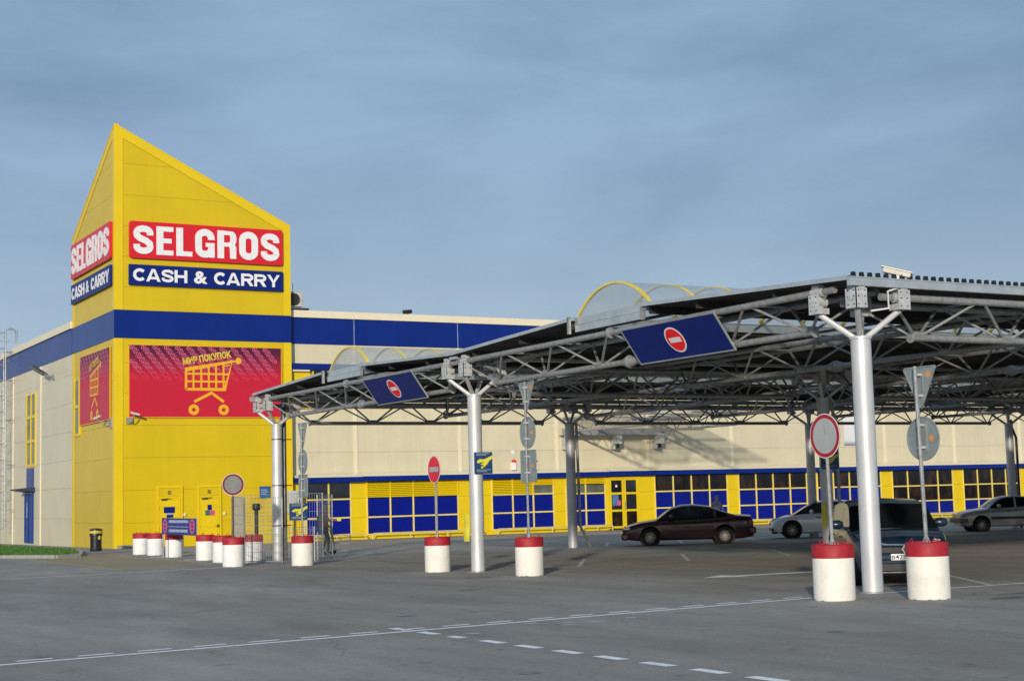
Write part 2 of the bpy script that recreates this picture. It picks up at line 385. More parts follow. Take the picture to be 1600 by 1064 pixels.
for (cx, cy) in ((10.5, 18.2), (10.9, 17.9), (11.25, 17.75), (10.75, 17.6), (9.15, 17.35), (12.0, 18.0)):
    n = 9; gq(b, [(cx+random.uniform(.5, 1)*.17*math.cos(6.283*i/n), cy+random.uniform(.5, 1)*.10*math.sin(6.283*i/n)) for i in range(n)], .003)
struct('worn_paint_patch', b, mat('faded_paint', (.46, .46, .44), .8, var=.1, scale=20, dirt=(.30, .29, .27)), smooth=0)
b = MB()
for (cx, cy, rx, ry) in ((18.1, 16.7, .55, .22), (19.2, 17.3, .8, .16), (16.3, 30.6, .45, .35), (13.8, 26.3, .35, .2), (7.4, 12.9, .14, .12), (9.9, 20.9, .2, .16), (12.4, 14.2, .12, .1)):
    n = 14; gq(b, [(cx+random.uniform(.7, 1)*rx*math.cos(6.283*i/n), cy+random.uniform(.7, 1)*ry*math.sin(6.283*i/n)) for i in range(n)], .0025)
struct('oil_stain', b, mat('oil_stain', (.12, .115, .105), .6, var=.2, scale=6, dirt=(.22, .21, .19)), smooth=0)
# pavement along the building with kerb stones, grass verge
b = MB()
gq(b, [(16.6, 66.4), (19.6, 68.6), (19.6, 110), (17.3, 110), (17.3, 72)], .012)
struct('pavement', b, PAVE, smooth=0)
b = MB(); gp = [(12.62, 65.0), (13.96, 61.7), (14.9, 62.4), (15.9, 66.2), (17.15, 72.2), (17.15, 110), (6, 110), (6, 84)]
gq(b, gp, .09); verge = struct('verge_ground', b, SOIL, smooth=0)
kr = tag(empty('kerb', (14, 62, G(14, 62))), kind='structure')
kp = [(5.8, 84), (12.5, 64.8), (13.9, 61.5), (15.0, 62.2), (16.0, 66.1), (17.25, 72)]
for a, c in zip(kp, kp[1:]):
    a, c = Vector(a), Vector(c); L = (c-a).length; n = max(1, round(L)); d = (c-a)/n; nn = Vector((-d.y, d.x)).normalized()*.075
    for i in range(n):
        p = a+d*(i+.012); q = a+d*(i+.988); mbk = MB(); h0 = random.uniform(-.008, .008)
        mbk.add([(v.x, v.y, G(v.x, v.y)+z) for z in (-.05, .13+h0) for v in (p-nn, q-nn, q+nn, p+nn)], [(0, 3, 2, 1), (4, 5, 6, 7), (0, 1, 5, 4), (1, 2, 6, 5), (2, 3, 7, 6), (3, 0, 4, 7)])
        obj('kerb_stone', mbk, KERB, kr)
def inpoly(x, y, P):
    c = False
    for i in range(len(P)):
        (x1, y1), (x2, y2) = P[i], P[i-1]
        if (y1 > y) != (y2 > y) and x < (x2-x1)*(y-y1)/(y2-y1)+x1: c = not c
    return c
b = MB(); k = 0
while k < 26000:
    x, y = random.uniform(6, 17.1), random.uniform(61.8, 100)
    if not inpoly(x, y, gp): continue
    k += 1; a = random.uniform(0, 6.28); h = random.uniform(.06, .15); wd = .02; z = G(x, y)+.085
    ca, sa = math.cos(a)*wd, math.sin(a)*wd; lx, ly = random.uniform(-.04, .04), random.uniform(-.04, .04)
    b.add([(x-ca, y-sa, z), (x+ca, y+sa, z), (x+lx, y+ly, z+h)], [(0, 1, 2)])
GR = mat('grass_blade', (.055, .15, .018), .6, var=.2, scale=2)
tag(obj('grass', b, GR, smooth=0), 'short green grass on the verge behind the kerb', 'grass', kind='stuff')

# ------------------------------------------------------------------ store building
XT, YT, YU, YL = 19.64, 74.49, 74.97, 74.85
XR = 28.9; YB = 83.2; XE = 108.8; YE = 112.
ZB0, ZB1 = 9.84, 11.254
B = thing('store_building', 'cream and blue wholesale store with tall yellow corner tower', 'building', (XT, YT, G(XT, YT)))
core = MB(); core.box(XT+.12, 83.3, -1.2, XE, YE, 11.2); core.box(XR+.02, YU+.1, -1.2, XE, 83.29, 11.2)
obj('wall_core', core, WALLG, B, smooth=0)
# tower core with its one slanting roof plane
def tz(x, y): return 20.6-(x-XT)*(4.6/9.26)-(y-YT)*(4.5/8.71)
tc_ = MB(); e = .1; pts = [(XT+e, YT+e), (XR-e, YT+e), (XR-e, YB-e), (XT+e, YB-e)]
tc_.add([(x, y, -1.2) for x, y in pts]+[(x, y, tz(x, y)-.12) for x, y in pts], [(0, 3, 2, 1), (4, 5, 6, 7), (0, 1, 5, 4), (1, 2, 6, 5), (2, 3, 7, 6), (3, 0, 4, 7)])
obj('tower_core', tc_, SEAMY, B, smooth=0)
def panel(poly, M, mt, name='wall_panel', t=.08):
    if len(poly) < 3: return
    mb = MB(); mb.prism(poly, M, t); return obj(name, mb, mt, B, smooth=0)
g_ = .005
rows_lo = [-1.1, .72, 2.32, 3.92, 5.52, 7.1, 8.6, ZB0]; rows_hi = [ZB1, 12.42, 13.95, 15.5, 17.07, 18.65, 20.3]
for face in ('front', 'left'):
    M = Mfront(XT, YT, 0) if face == 'front' else Mleft(XT, YT, 0).copy()
    wd = XR-XT if face == 'front' else YB-YT
    if face == 'left': M = Mleft(XT, YB, 0)
    sl = 4.6 if face == 'front' else 4.5
    fn = (lambda x, sl=sl, wd=wd: 20.6-x*sl/wd) if face == 'front' else (lambda x, sl=sl, wd=wd: 20.6-(wd-x)*sl/wd)
    e0, e1 = (.42, .44) if face == 'front' else (.42, .40)
    for za, zb in list(zip(rows_lo, rows_lo[1:]))+list(zip(rows_hi, rows_hi[1:])):
        poly = clip_top([(e0, za+g_), (wd-e1, za+g_), (wd-e1, zb-g_), (e0, zb-g_)], lambda x: fn(x)-.48)
        if len(poly) >= 3: panel(poly, M, YEL)
    Mp = M @ Matrix.Translation((0, -.03, 0))
    panel([(.015, ZB0+g_), (wd-.015, ZB0+g_), (wd-.015, ZB1-g_), (.015, ZB1-g_)], Mp, BLUE, t=.1)
    # corner posts and raking verge trim
    for xa, xb in ((0.0, e0-.012), (wd-e1+.012, wd)):
        for za, zb in ((-1.1, ZB0-.006), (ZB1+.006, 30)):
            panel(clip_top([(xa, za), (xb, za), (xb, zb), (xa, zb)], lambda x: fn(x)-.02), M @ Matrix.Translation((0, -.022, 0)), YELT, 'corner_trim', .1)
    xa, xb = e0-.01, wd-e1+.01
    panel([(xa, fn(xa)-.47), (xb, fn(xb)-.47), (xb, fn(xb)-.02), (xa, fn(xa)-.02)], M @ Matrix.Translation((0, -.026, 0)), YELT, 'verge_trim', .1)
    mb = MB(); mb.prism([(0, fn(0)-.02), (wd, fn(wd)-.02), (wd, fn(wd)+.05), (0, fn(0)+.05)], M @ Matrix.Translation((0, -.05, 0)), .25); obj('coping', mb, YELT, B, smooth=0)
mb = MB(); mb.add([(XR, YT, ZB0), (XR, YB, ZB0), (XR, YB, tz(XR, YB)), (XR, YT, tz(XR, YT))], [(0, 1, 2, 3)]); obj('wall_panel', mb, YEL, B, smooth=0)
# hall front wall
bays = [28.92+.0] + [32.68+6.3*i for i in range(13)]
crow = [2.6, 4.1, 5.65, 7.2, 8.75, ZB0]
for a, c in zip(bays, bays[1:]):
    for za, zb in zip(crow, crow[1:]):
        panel([(a+g_, za+g_), (c-g_, za+g_), (c-g_, zb-g_), (a+g_, zb-g_)], Mfront(0, YU, 0), CREAM)
    panel([(a+.012, ZB0+g_), (c-.012, ZB0+g_), (c-.012, ZB1-g_), (a+.012, ZB1-g_)], Mfront(0, YU-.03, 0), BLUE, t=.1)
    mb = MB(); mb.box(a+.005, YU-.10, ZB1, c-.005, YU+.35, 11.63); obj('coping', mb, CREAMT, B, smooth=0)
    if a > 29:
        mb = MB(); mb.box(a-.10, YU-.045, 2.9, a+.10, YU+.02, ZB0-.01); obj('joint_cover', mb, CREAMT, B, smooth=0)
        mb = MB(); mb.box(a-.022, YU-.05, ZB0, a+.022, YU-.02, ZB1-.01); obj('joint_cover', mb, mat('pale_blue_trim', (.22, .30, .5), .4), B, smooth=0)
# hall left wall (faces -X)
lb = [83.25, 90.95, 98.8, 106.6, 111.9]
lrow = [-1.1, .95, 2.6, 4.1, 5.65, 7.2, 8.75, ZB0]
for a, c in zip(lb, lb[1:]):
    Ml = Mleft(XT, c, 0); wd = c-a
    for za, zb in zip(lrow, lrow[1:]): panel([(g_, za+g_), (wd-g_, za+g_), (wd-g_, zb-g_), (g_, zb-g_)], Ml, CREAM)
    panel([(.012, ZB0+g_), (wd-.012, ZB0+g_), (wd-.012, ZB1-g_), (.012, ZB1-g_)], Ml @ Matrix.Translation((0, -.03, 0)), BLUE, t=.1)
    mb = MB(); mb.box(XT-.12, a+.005, ZB1, XT+.35, c-.005, 11.63); obj('coping', mb, CREAMT, B, smooth=0)
    if a > 84: mb = MB(); mb.box(XT-.045, a-.10, -1.1, XT+.02, a+.10, ZB0-.01); obj('joint_cover', mb, CREAMT, B, smooth=0)
# blue eaves band and white flashing over the shop windows
for a, c, dz in ((29.03, 32.9, -.02), (32.9, 48.55, 0), (48.55, 69.9, .02), (69.9, 88, .02), (88, XE, .02)):
    mb = MB(); mb.box(a, YL-.32, 2.53+dz, c-.004, YU+.02, 2.83+dz); obj('eaves_band', mb, BLUE, B, smooth=0)
    mb = MB(); mb.add([(a, YL-.33, 2.832+dz), (c-.004, YL-.33, 2.832+dz), (c-.004, YU-.09, 2.95+dz), (a, YU-.09, 2.95+dz), (a, YL-.33, 2.80+dz), (c-.004, YL-.33, 2.80+dz)], [(0, 1, 2, 3), (4, 5, 1, 0)])
    obj('flashing', mb, CREAMT, B, smooth=0)
# lower front: wall zones between the windows
def gz(x): return G(x, YL)
def window(x0, x1, z0, z1, cols, rows, fills, name='window', fw=.075, M=None, fm=FRAMEY, edges=None):
    """rows: inner heights; fills[row]: material of its panes"""
    M = M or Mfront(0, YL, 0)
    mb = MB(); xs = [x0+(x1-x0)*i/cols for i in range(cols+1)]; zs = [z0]+rows+[z1]
    def bx(a, zA, c, zC, d0=-.03, d1=.06): mb.prism([(a, zA), (c, zA), (c, zC), (a, zC)], M @ Matrix.Translation((0, d0, 0)), d1-d0)
    for x in xs: bx(x-fw/2, z0-.02, x+fw/2, z1, -.035)
    for z in zs[:-1]: bx(x0, z-fw/2, x1, z+fw/2, -.031)
    wdw = obj(name, mb, fm, B, smooth=0)
    for ri, (za, zb) in enumerate(zip(zs, zs[1:])):
        for ci in range(cols):
            fl = fills[ri]
            if isinstance(fl, (list, tuple)): fl = fl[ci]
            if fl is None: continue
            p = MB(); p.prism([(xs[ci]+fw/2, za+fw/2), (xs[ci+1]-fw/2, za+fw/2), (xs[ci+1]-fw/2, zb-fw/2), (xs[ci]+fw/2, zb-fw/2)], M @ Matrix.Translation((0, .02+random.uniform(0, .008), 0)), .03)
            obj('pane', p, fl, wdw, smooth=0)
    return wdw
def interior_glass():
    mt = bpy.data.materials.new('shop_glass'); mt.use_nodes = True; t = mt.node_tree; b = t.nodes['Principled BSDF']
    g = t.nodes.new('ShaderNodeNewGeometry'); mpn = t.nodes.new('ShaderNodeMapping'); mpn.inputs['Scale'].default_value = (1.6, 1, .8); t.links.new(g.outputs['Position'], mpn.inputs[0])
    n = t.nodes.new('ShaderNodeTexNoise'); n.inputs['Scale'].default_value = 1.3; n.inputs['Detail'].default_value = 4; t.links.new(mpn.outputs[0], n.inputs['Vector'])
    cr = t.nodes.new('ShaderNodeValToRGB'); e = cr.color_ramp.elements; e[0].position = .45; e[0].color = (.006, .005, .005, 1); e[1].position = .72; e[1].color = (.045, .022, .012, 1)
    t.links.new(n.outputs['Fac'], cr.inputs[0]); t.links.new(cr.outputs[0], b.inputs['Base Color']); b.inputs['Roughness'].default_value = .06; b.inputs['Specular IOR Level'].default_value = .35
    return mt
SHOP = interior_glass()
def louvre(x0, x1, z0, z1, n, solid=0):
    mb = MB(); mb.box(x0, YL+.03, z0, x1, YL+.08, z1); o = obj('louvre', mb, DARKST, B, smooth=0)
    if solid: mb = MB(); mb.box(x1-solid, YL+.01, z0, x1, YL+.029, z1); obj('back_plate', mb, YELT, o, smooth=0)
    for i in range(n):
        z = z0+(z1-z0)*(i+.5)/n; h = (z1-z0)/n*.30; mb = MB()
        mb.add([(x0, YL-.05, z-h), (x1, YL-.05, z-h), (x1, YL+.0, z+h), (x0, YL+.0, z+h), (x0, YL-.045, z-h-.012), (x1, YL-.045, z-h-.012)], [(0, 1, 2, 3), (4, 5, 1, 0)]); obj('slat', mb, YELT, o, smooth=0)
    n2 = max(1, round((x1-x0)/1.36))
    for k in range(n2+1):
        x = x0+(x1-x0)*k/n2; mb = MB(); mb.box(x-.03, YL-.065, z0, x+.03, YL, z1); obj('louvre_post', mb, YELT, o, smooth=0)
wins = [(29.77, 32.3), (33.24, 38.72), (40.86, 44.88), (45.72, 48.4), (48.58, 50.83), (51.93, 57.31), (58.2, 63.6), (64.47, 69.85), (70.86, 76.3), (77.29, 82.7), (83.6, 89), (89.9, 95.3), (96.2, 101.6), (102.5, 107.9)]
# yellow piers as stacked panels
edges = [28.95]+[x for w_ in wins for x in w_]+[XE]
for i in range(0, len(edges), 2):
    a, c = edges[i], edges[i+1]
    if c-a < .12: c = a+.18
    dz = gz(a)+.55
    for za, zb in ((-1.1, .6+dz), (.6+dz, 1.62+dz), (1.62+dz, 2.53)):
        panel([(a+.004, za+.006), (c-.004, za+.006), (c-.004, zb-.006), (a+.004, zb-.006)], Mfront(0, YL, 0), YELT, t=.1)
for a, c in wins:   # plinth under each window
    if abs(a-48.58) < .1: continue
    dz = gz((a+c)/2)+.55
    panel([(a+.004, -1.1), (c-.004, -1.1), (c-.004, -.34+dz), (a+.004, -.34+dz)], Mfront(0, YL+.004, 0), YELT, t=.1)
panel([(28.9, -1.1), (29.02, -1.1), (29.02, 2.5), (28.9, 2.5)], Mfront(0, YL+.002, 0), YELT, t=.1)
BK = MB(); BK.box(28.95, YL+.105, -1.1, XE, YL+.115, 2.55); obj('wall_backing', BK, DARKST, B, smooth=0)
def zr(a, *z): d = gz(a)+.55; return [q+d for q in z]
w_ = wins
z = zr(31, -.3, .62, 1.6); window(*w_[0], z[0], 2.53, 2, z[1:], [BLUEP, BLUEP, GLASS])
z = zr(36, -.3, .62, 1.64); window(*w_[1], z[0], z[2]+.02, 4, [z[1]], [BLUEP, BLUEP]); louvre(33.24, 38.72, 1.66, 2.53, 9, 1.37)
z = zr(43, -.3, .62, 1.64); window(*w_[2], z[0], 2.53, 3, [z[1], z[2]], [BLUEP, BLUEP, [None, None, GLASSG]]); louvre(40.9, 43.5, 1.60, 2.53, 10); louvre(43.58, 44.86, 2.12, 2.53, 5, 1.28)
z = zr(47, -.3, .62, 1.60); window(*w_[3], z[0], 2.1, 2, [z[1], z[2]], [BLUEP, BLUEP, GLASSG]); louvre(45.74, 48.38, 2.12, 2.53, 5, 2.64)
for i in (5, 6, 7):
    z = zr(w_[i][0]+2, -.3, .64, 1.62); window(*w_[i], z[0], 2.53, 4, z[1:], [BLUEP, BLUEP, SHOP])
for i in range(8, 14):
    z = zr(79, -.34, .60, 1.6); window(*w_[i], z[0], 2.53, 4, z[1:], [BLUEP, SHOP, SHOP])
# glazed entrance doors
def door_pair(x0, x1, z0, z1):
    mb = MB(); mb.box(x0, YL-.05, z0, x0+.1, YL+.06, z1); mb.box(x1-.1, YL-.05, z0, x1, YL+.06, z1); mb.box(x0+.1, YL-.05, z1-.1, x1-.1, YL+.06, z1)
    o = obj('entrance_door', mb, YELT, B, smooth=0); xm = (x0+x1)/2
    for a, c in ((x0+.11, xm-.01), (xm+.01, x1-.11)):
        mb = MB(); rows = [z0+.03, z0+1.0, z0+2.0, z1-.11]
        for q in (a, c-.13): mb.box(q, YL-.035, z0+.02, q+.13, YL+.03, z1-.11)
        for q in rows: mb.box(a+.13, YL-.035, q, c-.13, YL+.03, q+.12 if q < z1-.2 else q-.1)
        obj('door_leaf', mb, YELT, o, smooth=0)
        for q0, q1 in zip(rows, rows[1:]):
            mb = MB(); mb.box(a+.13, YL, q0+.12, c-.13, YL+.02, q1); obj('pane', mb, GLASS if random.random() < .5 else SHOP, o, smooth=0)
    mb = MB(); mb.box(xm+.04, YL-.09, z0+1.1, xm+.07, YL-.05, z0+1.6); obj('handle', mb, GALV, o)
    mb = MB(); mb.box(x0+.3, YL-.008, z0+1.35, x0+.75, YL-.002, z0+2.0); obj('notice', mb, mat('blue_notice', (.08, .16, .35), .5, var=.2, scale=9), o)
    mb = MB(); mb.ellipse(0, 0, .14, .17, Mfront(x0+.78, YL-.012, z0+1.5), .004, 16); obj('round_sticker', mb, PINK, o)
    mb = MB(); mb.box(x0+.55, YL-.008, z0+2.42, x0+.68, YL-.002, z0+2.56); obj('notice', mb, WHITE, o)
door_pair(48.58, 50.83, gz(49.5)+.05, 2.5)
# upper window strip with blue hood beside the tower
mb = MB(); mb.box(28.95, YU-.35, 8.46, 36.0, YU-.05, 8.78); obj('eaves_band', mb, BLUE, B, smooth=0)
mb = MB(); mb.box(28.96, YU-.30, 8.36, 30.0, YU-.05, 8.45); obj('flashing', mb, CREAMT, B, smooth=0)
panel([(28.96, 6.4), (30.1, 6.4), (30.1, 8.35), (28.96, 8.35)], Mfront(0, YU-.11, 0), YELT, t=.1)
window(30.25, 35.6, 6.5, 8.45, 4, [7.5], [GLASS, GLASS], M=Mfront(0, YU-.1, 0), fm=YELT)
# narrow windows on the left wall
Ml = Mleft(XT-.03, 94.75, 0)
window(0, 2.5, 4.1, 8.45, 2, [5.55, 7.0], [GLASSG]*3, M=Ml, fm=YELT, fw=.17)
window(0, 1.1, 5.4, 8.4, 1, [6.9], [GLASSG]*2, M=Mleft(XT-.05, 82.55, 0), fm=YELT, fw=.16)
mb = MB(); mb.box(XT-.06, 92.75, 2.72, XT-.001, 94.55, 3.95); obj('wall_panel', mb, BLUE, B, smooth=0)
# blue service door with small canopy on the left wall
mb = MB(); mb.box(XT-.07, 92.7, -.5, XT-.002, 94.9, 2.45); sdoor = obj('service_door', mb, mat('blue_door', (.012, .05, .26), .45, var=.06), B, smooth=0)
mb = MB()
for q in (92.7, 94.82): mb.box(XT-.10, q, -.5, XT-.072, q+.08, 2.5)
mb.box(XT-.10, 92.78, 2.42, XT-.072, 94.82, 2.5); mb.box(XT-.10, 93.78, -.5, XT-.073, 93.82, 2.42); obj('door_frame', mb, BLUE, sdoor, smooth=0)
mb = MB(); mb.box(XT-.085, 94.2, 1.0, XT-.071, 94.35, 1.9); obj('notice', mb, GREYT, sdoor)
mb = MB(); mb.add([(XT-.9, 92.4, 2.72), (XT-.9, 95.1, 2.72), (XT-.0, 95.1, 2.80), (XT-.0, 92.4, 2.80), (XT-.9, 92.4, 2.66), (XT-.9, 95.1, 2.66), (XT-.0, 95.1, 2.5), (XT-.0, 92.4, 2.5)], [(3, 2, 1, 0), (4, 5, 6, 7), (0, 1, 5, 4), (1, 2, 6, 5), (2, 3, 7, 6), (3, 0, 4, 7)]); obj('door_canopy', mb, mat('dark_blue_canopy', (.02, .03, .08), .5), B, smooth=0)
# two steel doors in the tower front
for dxo, w0 in ((21.70, 1.32), (23.78, 1.24)):
    gz0 = G(dxo, YT)+.02; mb = MB(); zt = 2.50
    for q in (dxo, dxo+w0-.1): mb.box(q, YT-.085, gz0, q+.1, YT-.02, zt)
    mb.box(dxo+.1, YT-.085, zt-.1, dxo+w0-.1, YT-.02, zt); mb.box(dxo+.1, YT-.08, 1.88, dxo+w0-.1, YT-.02, 1.97)
    fr = obj('steel_door', mb, YELT, B, smooth=0)
    mb = MB(); mb.box(dxo+.11, YT-.05, 1.98, dxo+w0-.11, YT-.02, zt-.11); obj('transom_panel', mb, YEL, fr, smooth=0)
    mb = MB(); mb.box(dxo+.115, YT-.06, gz0+.02, dxo+w0-.115, YT-.02, 1.87)
    lf = obj('door_leaf', mb, YELT, fr, smooth=0)
    for za, zb in ((gz0+.1, gz0+.85), (gz0+.93, 1.40), (1.48, 1.80)):
        mb = MB(); t = .012
        x0, x1 = dxo+.2, dxo+w0-.2
        for (a, c_, d_, e_) in ((x0, za, x1, za+t), (x0, zb-t, x1, zb), (x0, za+t, x0+t, zb-t), (x1-t, za+t, x1, zb-t)): mb.box(a, YT-.064, c_, d_, YT-.058, e_)
        obj('door_moulding', mb, SEAMY, fr, smooth=0)
    mb = MB(); mb.box(dxo+w0-.2, YT-.12, .38, dxo+w0-.15, YT-.06, .52); mb.box(dxo+w0-.32, YT-.13, .44, dxo+w0-.15, YT-.11, .47); obj('handle', mb, BLACK, fr)
    mb = MB(); mb.box(dxo+.22, YT-.15, 1.80, dxo+.5, YT-.08, 1.86); mb.box(dxo+.4, YT-.17, 1.86, dxo+.7, YT-.15, 1.885); obj('door_closer', mb, DARKST, fr)
    for zh in (.35, 1.35):
        mb = MB(); mb.tube((dxo+.09, YT-.1, zh), (dxo+.09, YT-.1, zh+.16), .018); obj('hinge', mb, YEL, fr)
    for (a, c_, d_, e_, mt_) in ([(.36, 1.16, .92, 1.46, BLUES), (.50, .93, .84, 1.07, BLUES), (.48, 1.075, .86, 1.155, SIGNG)] if dxo < 22 else [(.52, 1.25, .74, 1.52, BLUES), (.40, .98, .64, 1.24, mat('teal_notice', (.04, .12, .12), .5)), (.66, .98, .90, 1.24, PINK)]):
        mb = MB(); mb.box(dxo+a, YT-.074, c_, dxo+d_, YT-.062, e_); obj('notice', mb, mt_, fr, smooth=0)
    mb = MB(); mb.box(dxo+w0/2-.08, YT-.062, 2.08, dxo+w0/2+.08, YT-.051, 2.25); obj('number_plate', mb, DARKST, fr)
    mb = text_mb('23' if dxo < 22 else '22', .11, .10, Mfront(dxo+w0/2, YT-.062, 2.165), .003, .01); obj('number', mb, YHAND, fr, smooth=0)
# small wall lamps by the doors
for x in (23.15, 25.2):
    o = thing('wall_lamp', 'small round white lamp on the yellow wall between the two steel doors' if x < 24 else 'small round white lamp on the yellow wall right of the second steel door', 'lamp', (x, YT, 1.05), group='round wall lamps by the steel doors')
    mb = MB(); mb.lathe([(0, -.10), (.05, -.095), (.085, -.06), (.095, -.02), (.095, 0)], (0, 0, 0), 16, 'y'); obj('diffuser', mb, mat('lamp_white', (.75, .68, .4), .4), o, world=False)

# low concrete edging with a hoop rail in front of the tower
mb = MB(); mb.box(19.75, 73.6, G(20, 74)-.1, 21.5, YT-.05, G(20, 74)+.16); tag(obj('doorstep', mb, KERB, smooth=0, bevel=.01), 'low concrete step along the foot of the yellow tower', 'step')

# ------------------------------------------------------------------ tower signs
def S_glyph(x0, h, wd, st):
    hs = st/2; w2 = wd/2-hs*1.04; cx = x0+wd/2
    top = arc(cx, h*.735, w2, h*.265-hs, -8, 180, 12); bot = arc(cx, h*.265, w2, h*.265-hs, 0, -188, 12)
    top[0] = (cx+w2, h*.66)
    mid = [(cx-w2*.93, h*.64), (cx-w2*.55, h*.555), (cx+w2*.45, h*.46), (cx+w2*.93, h*.37)]
    bot[-1] = (cx-w2, h*.34)
    return top+mid+bot
def selgros(M, W, H):
    """heavy condensed lettering, W x H box from origin"""
    out_ = []; mb = MB(); n = 7; gap = W*.02; cw = (W-gap*6)/7; st = cw*.36; t = .03; x = 0; h = H
    M = M @ Matrix.Translation((0, -t, 0))
    widths = {'S': 1.06, 'E': .90, 'L': .86, 'G': 1.06, 'R': 1.05, 'O': 1.06}
    tot = sum(widths[c] for c in 'SELGROS'); cw = (W-gap*6)/tot
    for ch in 'SELGROS':
        wd = cw*widths[ch]; hs = st/2
        if ch == 'S': mb.ribbon(S_glyph(x, h, wd, st*.93), st*.93, M, t)
        elif ch in 'EL':
            P = [(x, 0), (x+wd, 0), (x+wd, .17*h), (x+st, .17*h)]
            if ch == 'E': P += [(x+st, .42*h), (x+wd*.9, .42*h), (x+wd*.9, .585*h), (x+st, .585*h), (x+st, .83*h), (x+wd, .83*h), (x+wd, h)]
            else: P += [(x+st, h)]
            P += [(x, h)]; mb.prism(P, M, t)
        elif ch == 'O':
            r = wd/2-hs; mb.ribbon(arc(x+wd/2, h*.70, r, h*.30-hs*.9, 0, 180, 10)+arc(x+wd/2, h*.30, r, h*.30-hs*.9, 180, 360, 10), st, M, t, closed=True)
        elif ch == 'G':
            r = wd/2-hs; mb.ribbon([(x+wd-hs, h*.63)]+arc(x+wd/2, h*.70, r, h*.30-hs*.9, 0, 180, 10)+arc(x+wd/2, h*.30, r, h*.30-hs*.9, 180, 300, 8)+[(x+wd-hs*1.1, h*.22)], st, M, t)
            mb.prism([(x+wd*.54, h*.38), (x+wd, h*.38), (x+wd, h*.52), (x+wd*.54, h*.52)], M @ Matrix.Translation((0, -.003, 0)), t); mb.prism([(x+wd-st*.8, 0), (x+wd, 0), (x+wd, h*.375), (x+wd-st, h*.375)], M @ Matrix.Translation((0, -.005, 0)), t)
        elif ch == 'R':
            mb.prism([(x, 0), (x+st, 0), (x+st, h), (x, h)], M, t)
            r = h*.145; mb.ribbon([(x+st*.9, h*.915)]+[(x+wd*.55, h*.915)]+arc(x+wd-hs-r*.35, h*.715, r*.7, h*.2, 75, -75, 8)+[(x+wd*.5, h*.50), (x+st*.9, h*.50)], st*.60, M @ Matrix.Translation((0, -.002, 0)), t)
            mb.ribbon([(x+wd-hs*1.2, h*.86), (x+wd-hs*1.02, h*.72), (x+wd-hs*1.2, h*.58)], st*.8, M @ Matrix.Translation((0, -.004, 0)), t)
            mb.ribbon([(x+wd-hs*1.5, h*.49), (x+wd-hs*1.05, h*.40), (x+wd-hs, 0)], st*.92, M @ Matrix.Translation((0, -.006, 0)), t)
        x += wd+gap; out_.append(mb); mb = MB()
    return out_
def cashcarry(M, W, H):
    A = {'C': .95, 'A': 1.04, 'S': .86, 'H': .92, '&': 1.0, 'R': .92, 'Y': .98, ' ': .34}
    T = 'CASH & CARRY'; gap = .075; tot = sum(A[c] for c in T)+gap*(len(T)-1)-.2; u = W/tot; st = H*.235; hs = st/2; t = .02; x = 0; mb = MB(); out_ = []; q = lambda d: M @ Matrix.Translation((0, -t-d, 0))
    for c in T:
        w = A[c]*u; h = H
        if c == 'C': mb.ribbon(arc(x+w/2, h/2, w/2-hs, h/2-hs, 42, 318, 18), st, q(0), t)
        if c == 'S':
            mb.ribbon(S_glyph(x, h, w, st*.9), st*.9, q(0), t)
        if c == 'A':
            mb.prism([(x, 0), (x+st*1.08, 0), (x+w/2+st*.30, h), (x+w/2-st*.56, h)], q(0), t); mb.prism([(x+w-st*1.08, 0), (x+w, 0), (x+w/2+st*.56, h), (x+w/2-st*.30, h)], q(.001), t); mb.prism([(x+w*.26, h*.18), (x+w*.74, h*.18), (x+w*.66, h*.37), (x+w*.34, h*.37)], q(.002), t)
        if c == 'H':
            mb.ribbon([(x+hs, 0), (x+hs, h)], st, q(0), t); mb.ribbon([(x+w-hs, 0), (x+w-hs, h)], st, q(0), t); mb.ribbon([(x+st, h/2), (x+w-st, h/2)], st*.9, q(.002), t)
        if c == 'R':
            mb.ribbon([(x+hs, 0), (x+hs, h)], st, q(0), t); mb.ribbon([(x+st*.8, h-hs*.9), (x+w*.55, h-hs*.9)]+arc(x+w*.56, h*.695, w*.44-hs*.9, h*.305-hs*.9, 80, -80, 8)+[(x+w*.55, h*.39+hs*.9), (x+st*.8, h*.39+hs*.9)], st*.9, q(.002), t)
            mb.prism([(x+w-st*1.15, 0), (x+w, 0), (x+w*.72, h*.46), (x+w*.40, h*.46)], q(.003), t)
        if c == 'Y':
            mb.prism([(x, h), (x+w/2-hs, h*.38), (x+w/2+hs*.6, h*.42), (x+st*1.12, h)], q(0), t); mb.prism([(x+w, h), (x+w-st*1.12, h), (x+w/2-hs*.6, h*.42), (x+w/2+hs, h*.38)], q(.001), t); mb.prism([(x+w/2-hs, 0), (x+w/2+hs, 0), (x+w/2+hs, h*.43), (x+w/2-hs, h*.43)], q(.002), t)
        if c == '&':
            z_ = text_mb('&', w, h, M @ Matrix.Translation((x+w/2, 0, h/2)), t, .032); mb.add(z_.v, z_.f)
        x += w+gap*u-(.10*u if c == 'C' else 0)
        if mb.v: out_.append(mb); mb = MB()
    return out_
def rrect(w_, h_, r, n=5):
    P = []
    for cx, cz, a0 in ((w_-r, h_-r, 0), (r, h_-r, 90), (r, r, 180), (w_-r, r, 270)):
        P += arc(cx, cz, r, r, a0, a0+90, n)
    return P
PINKR = mat('red_sign_rim', (.60, .16, .12), .4)
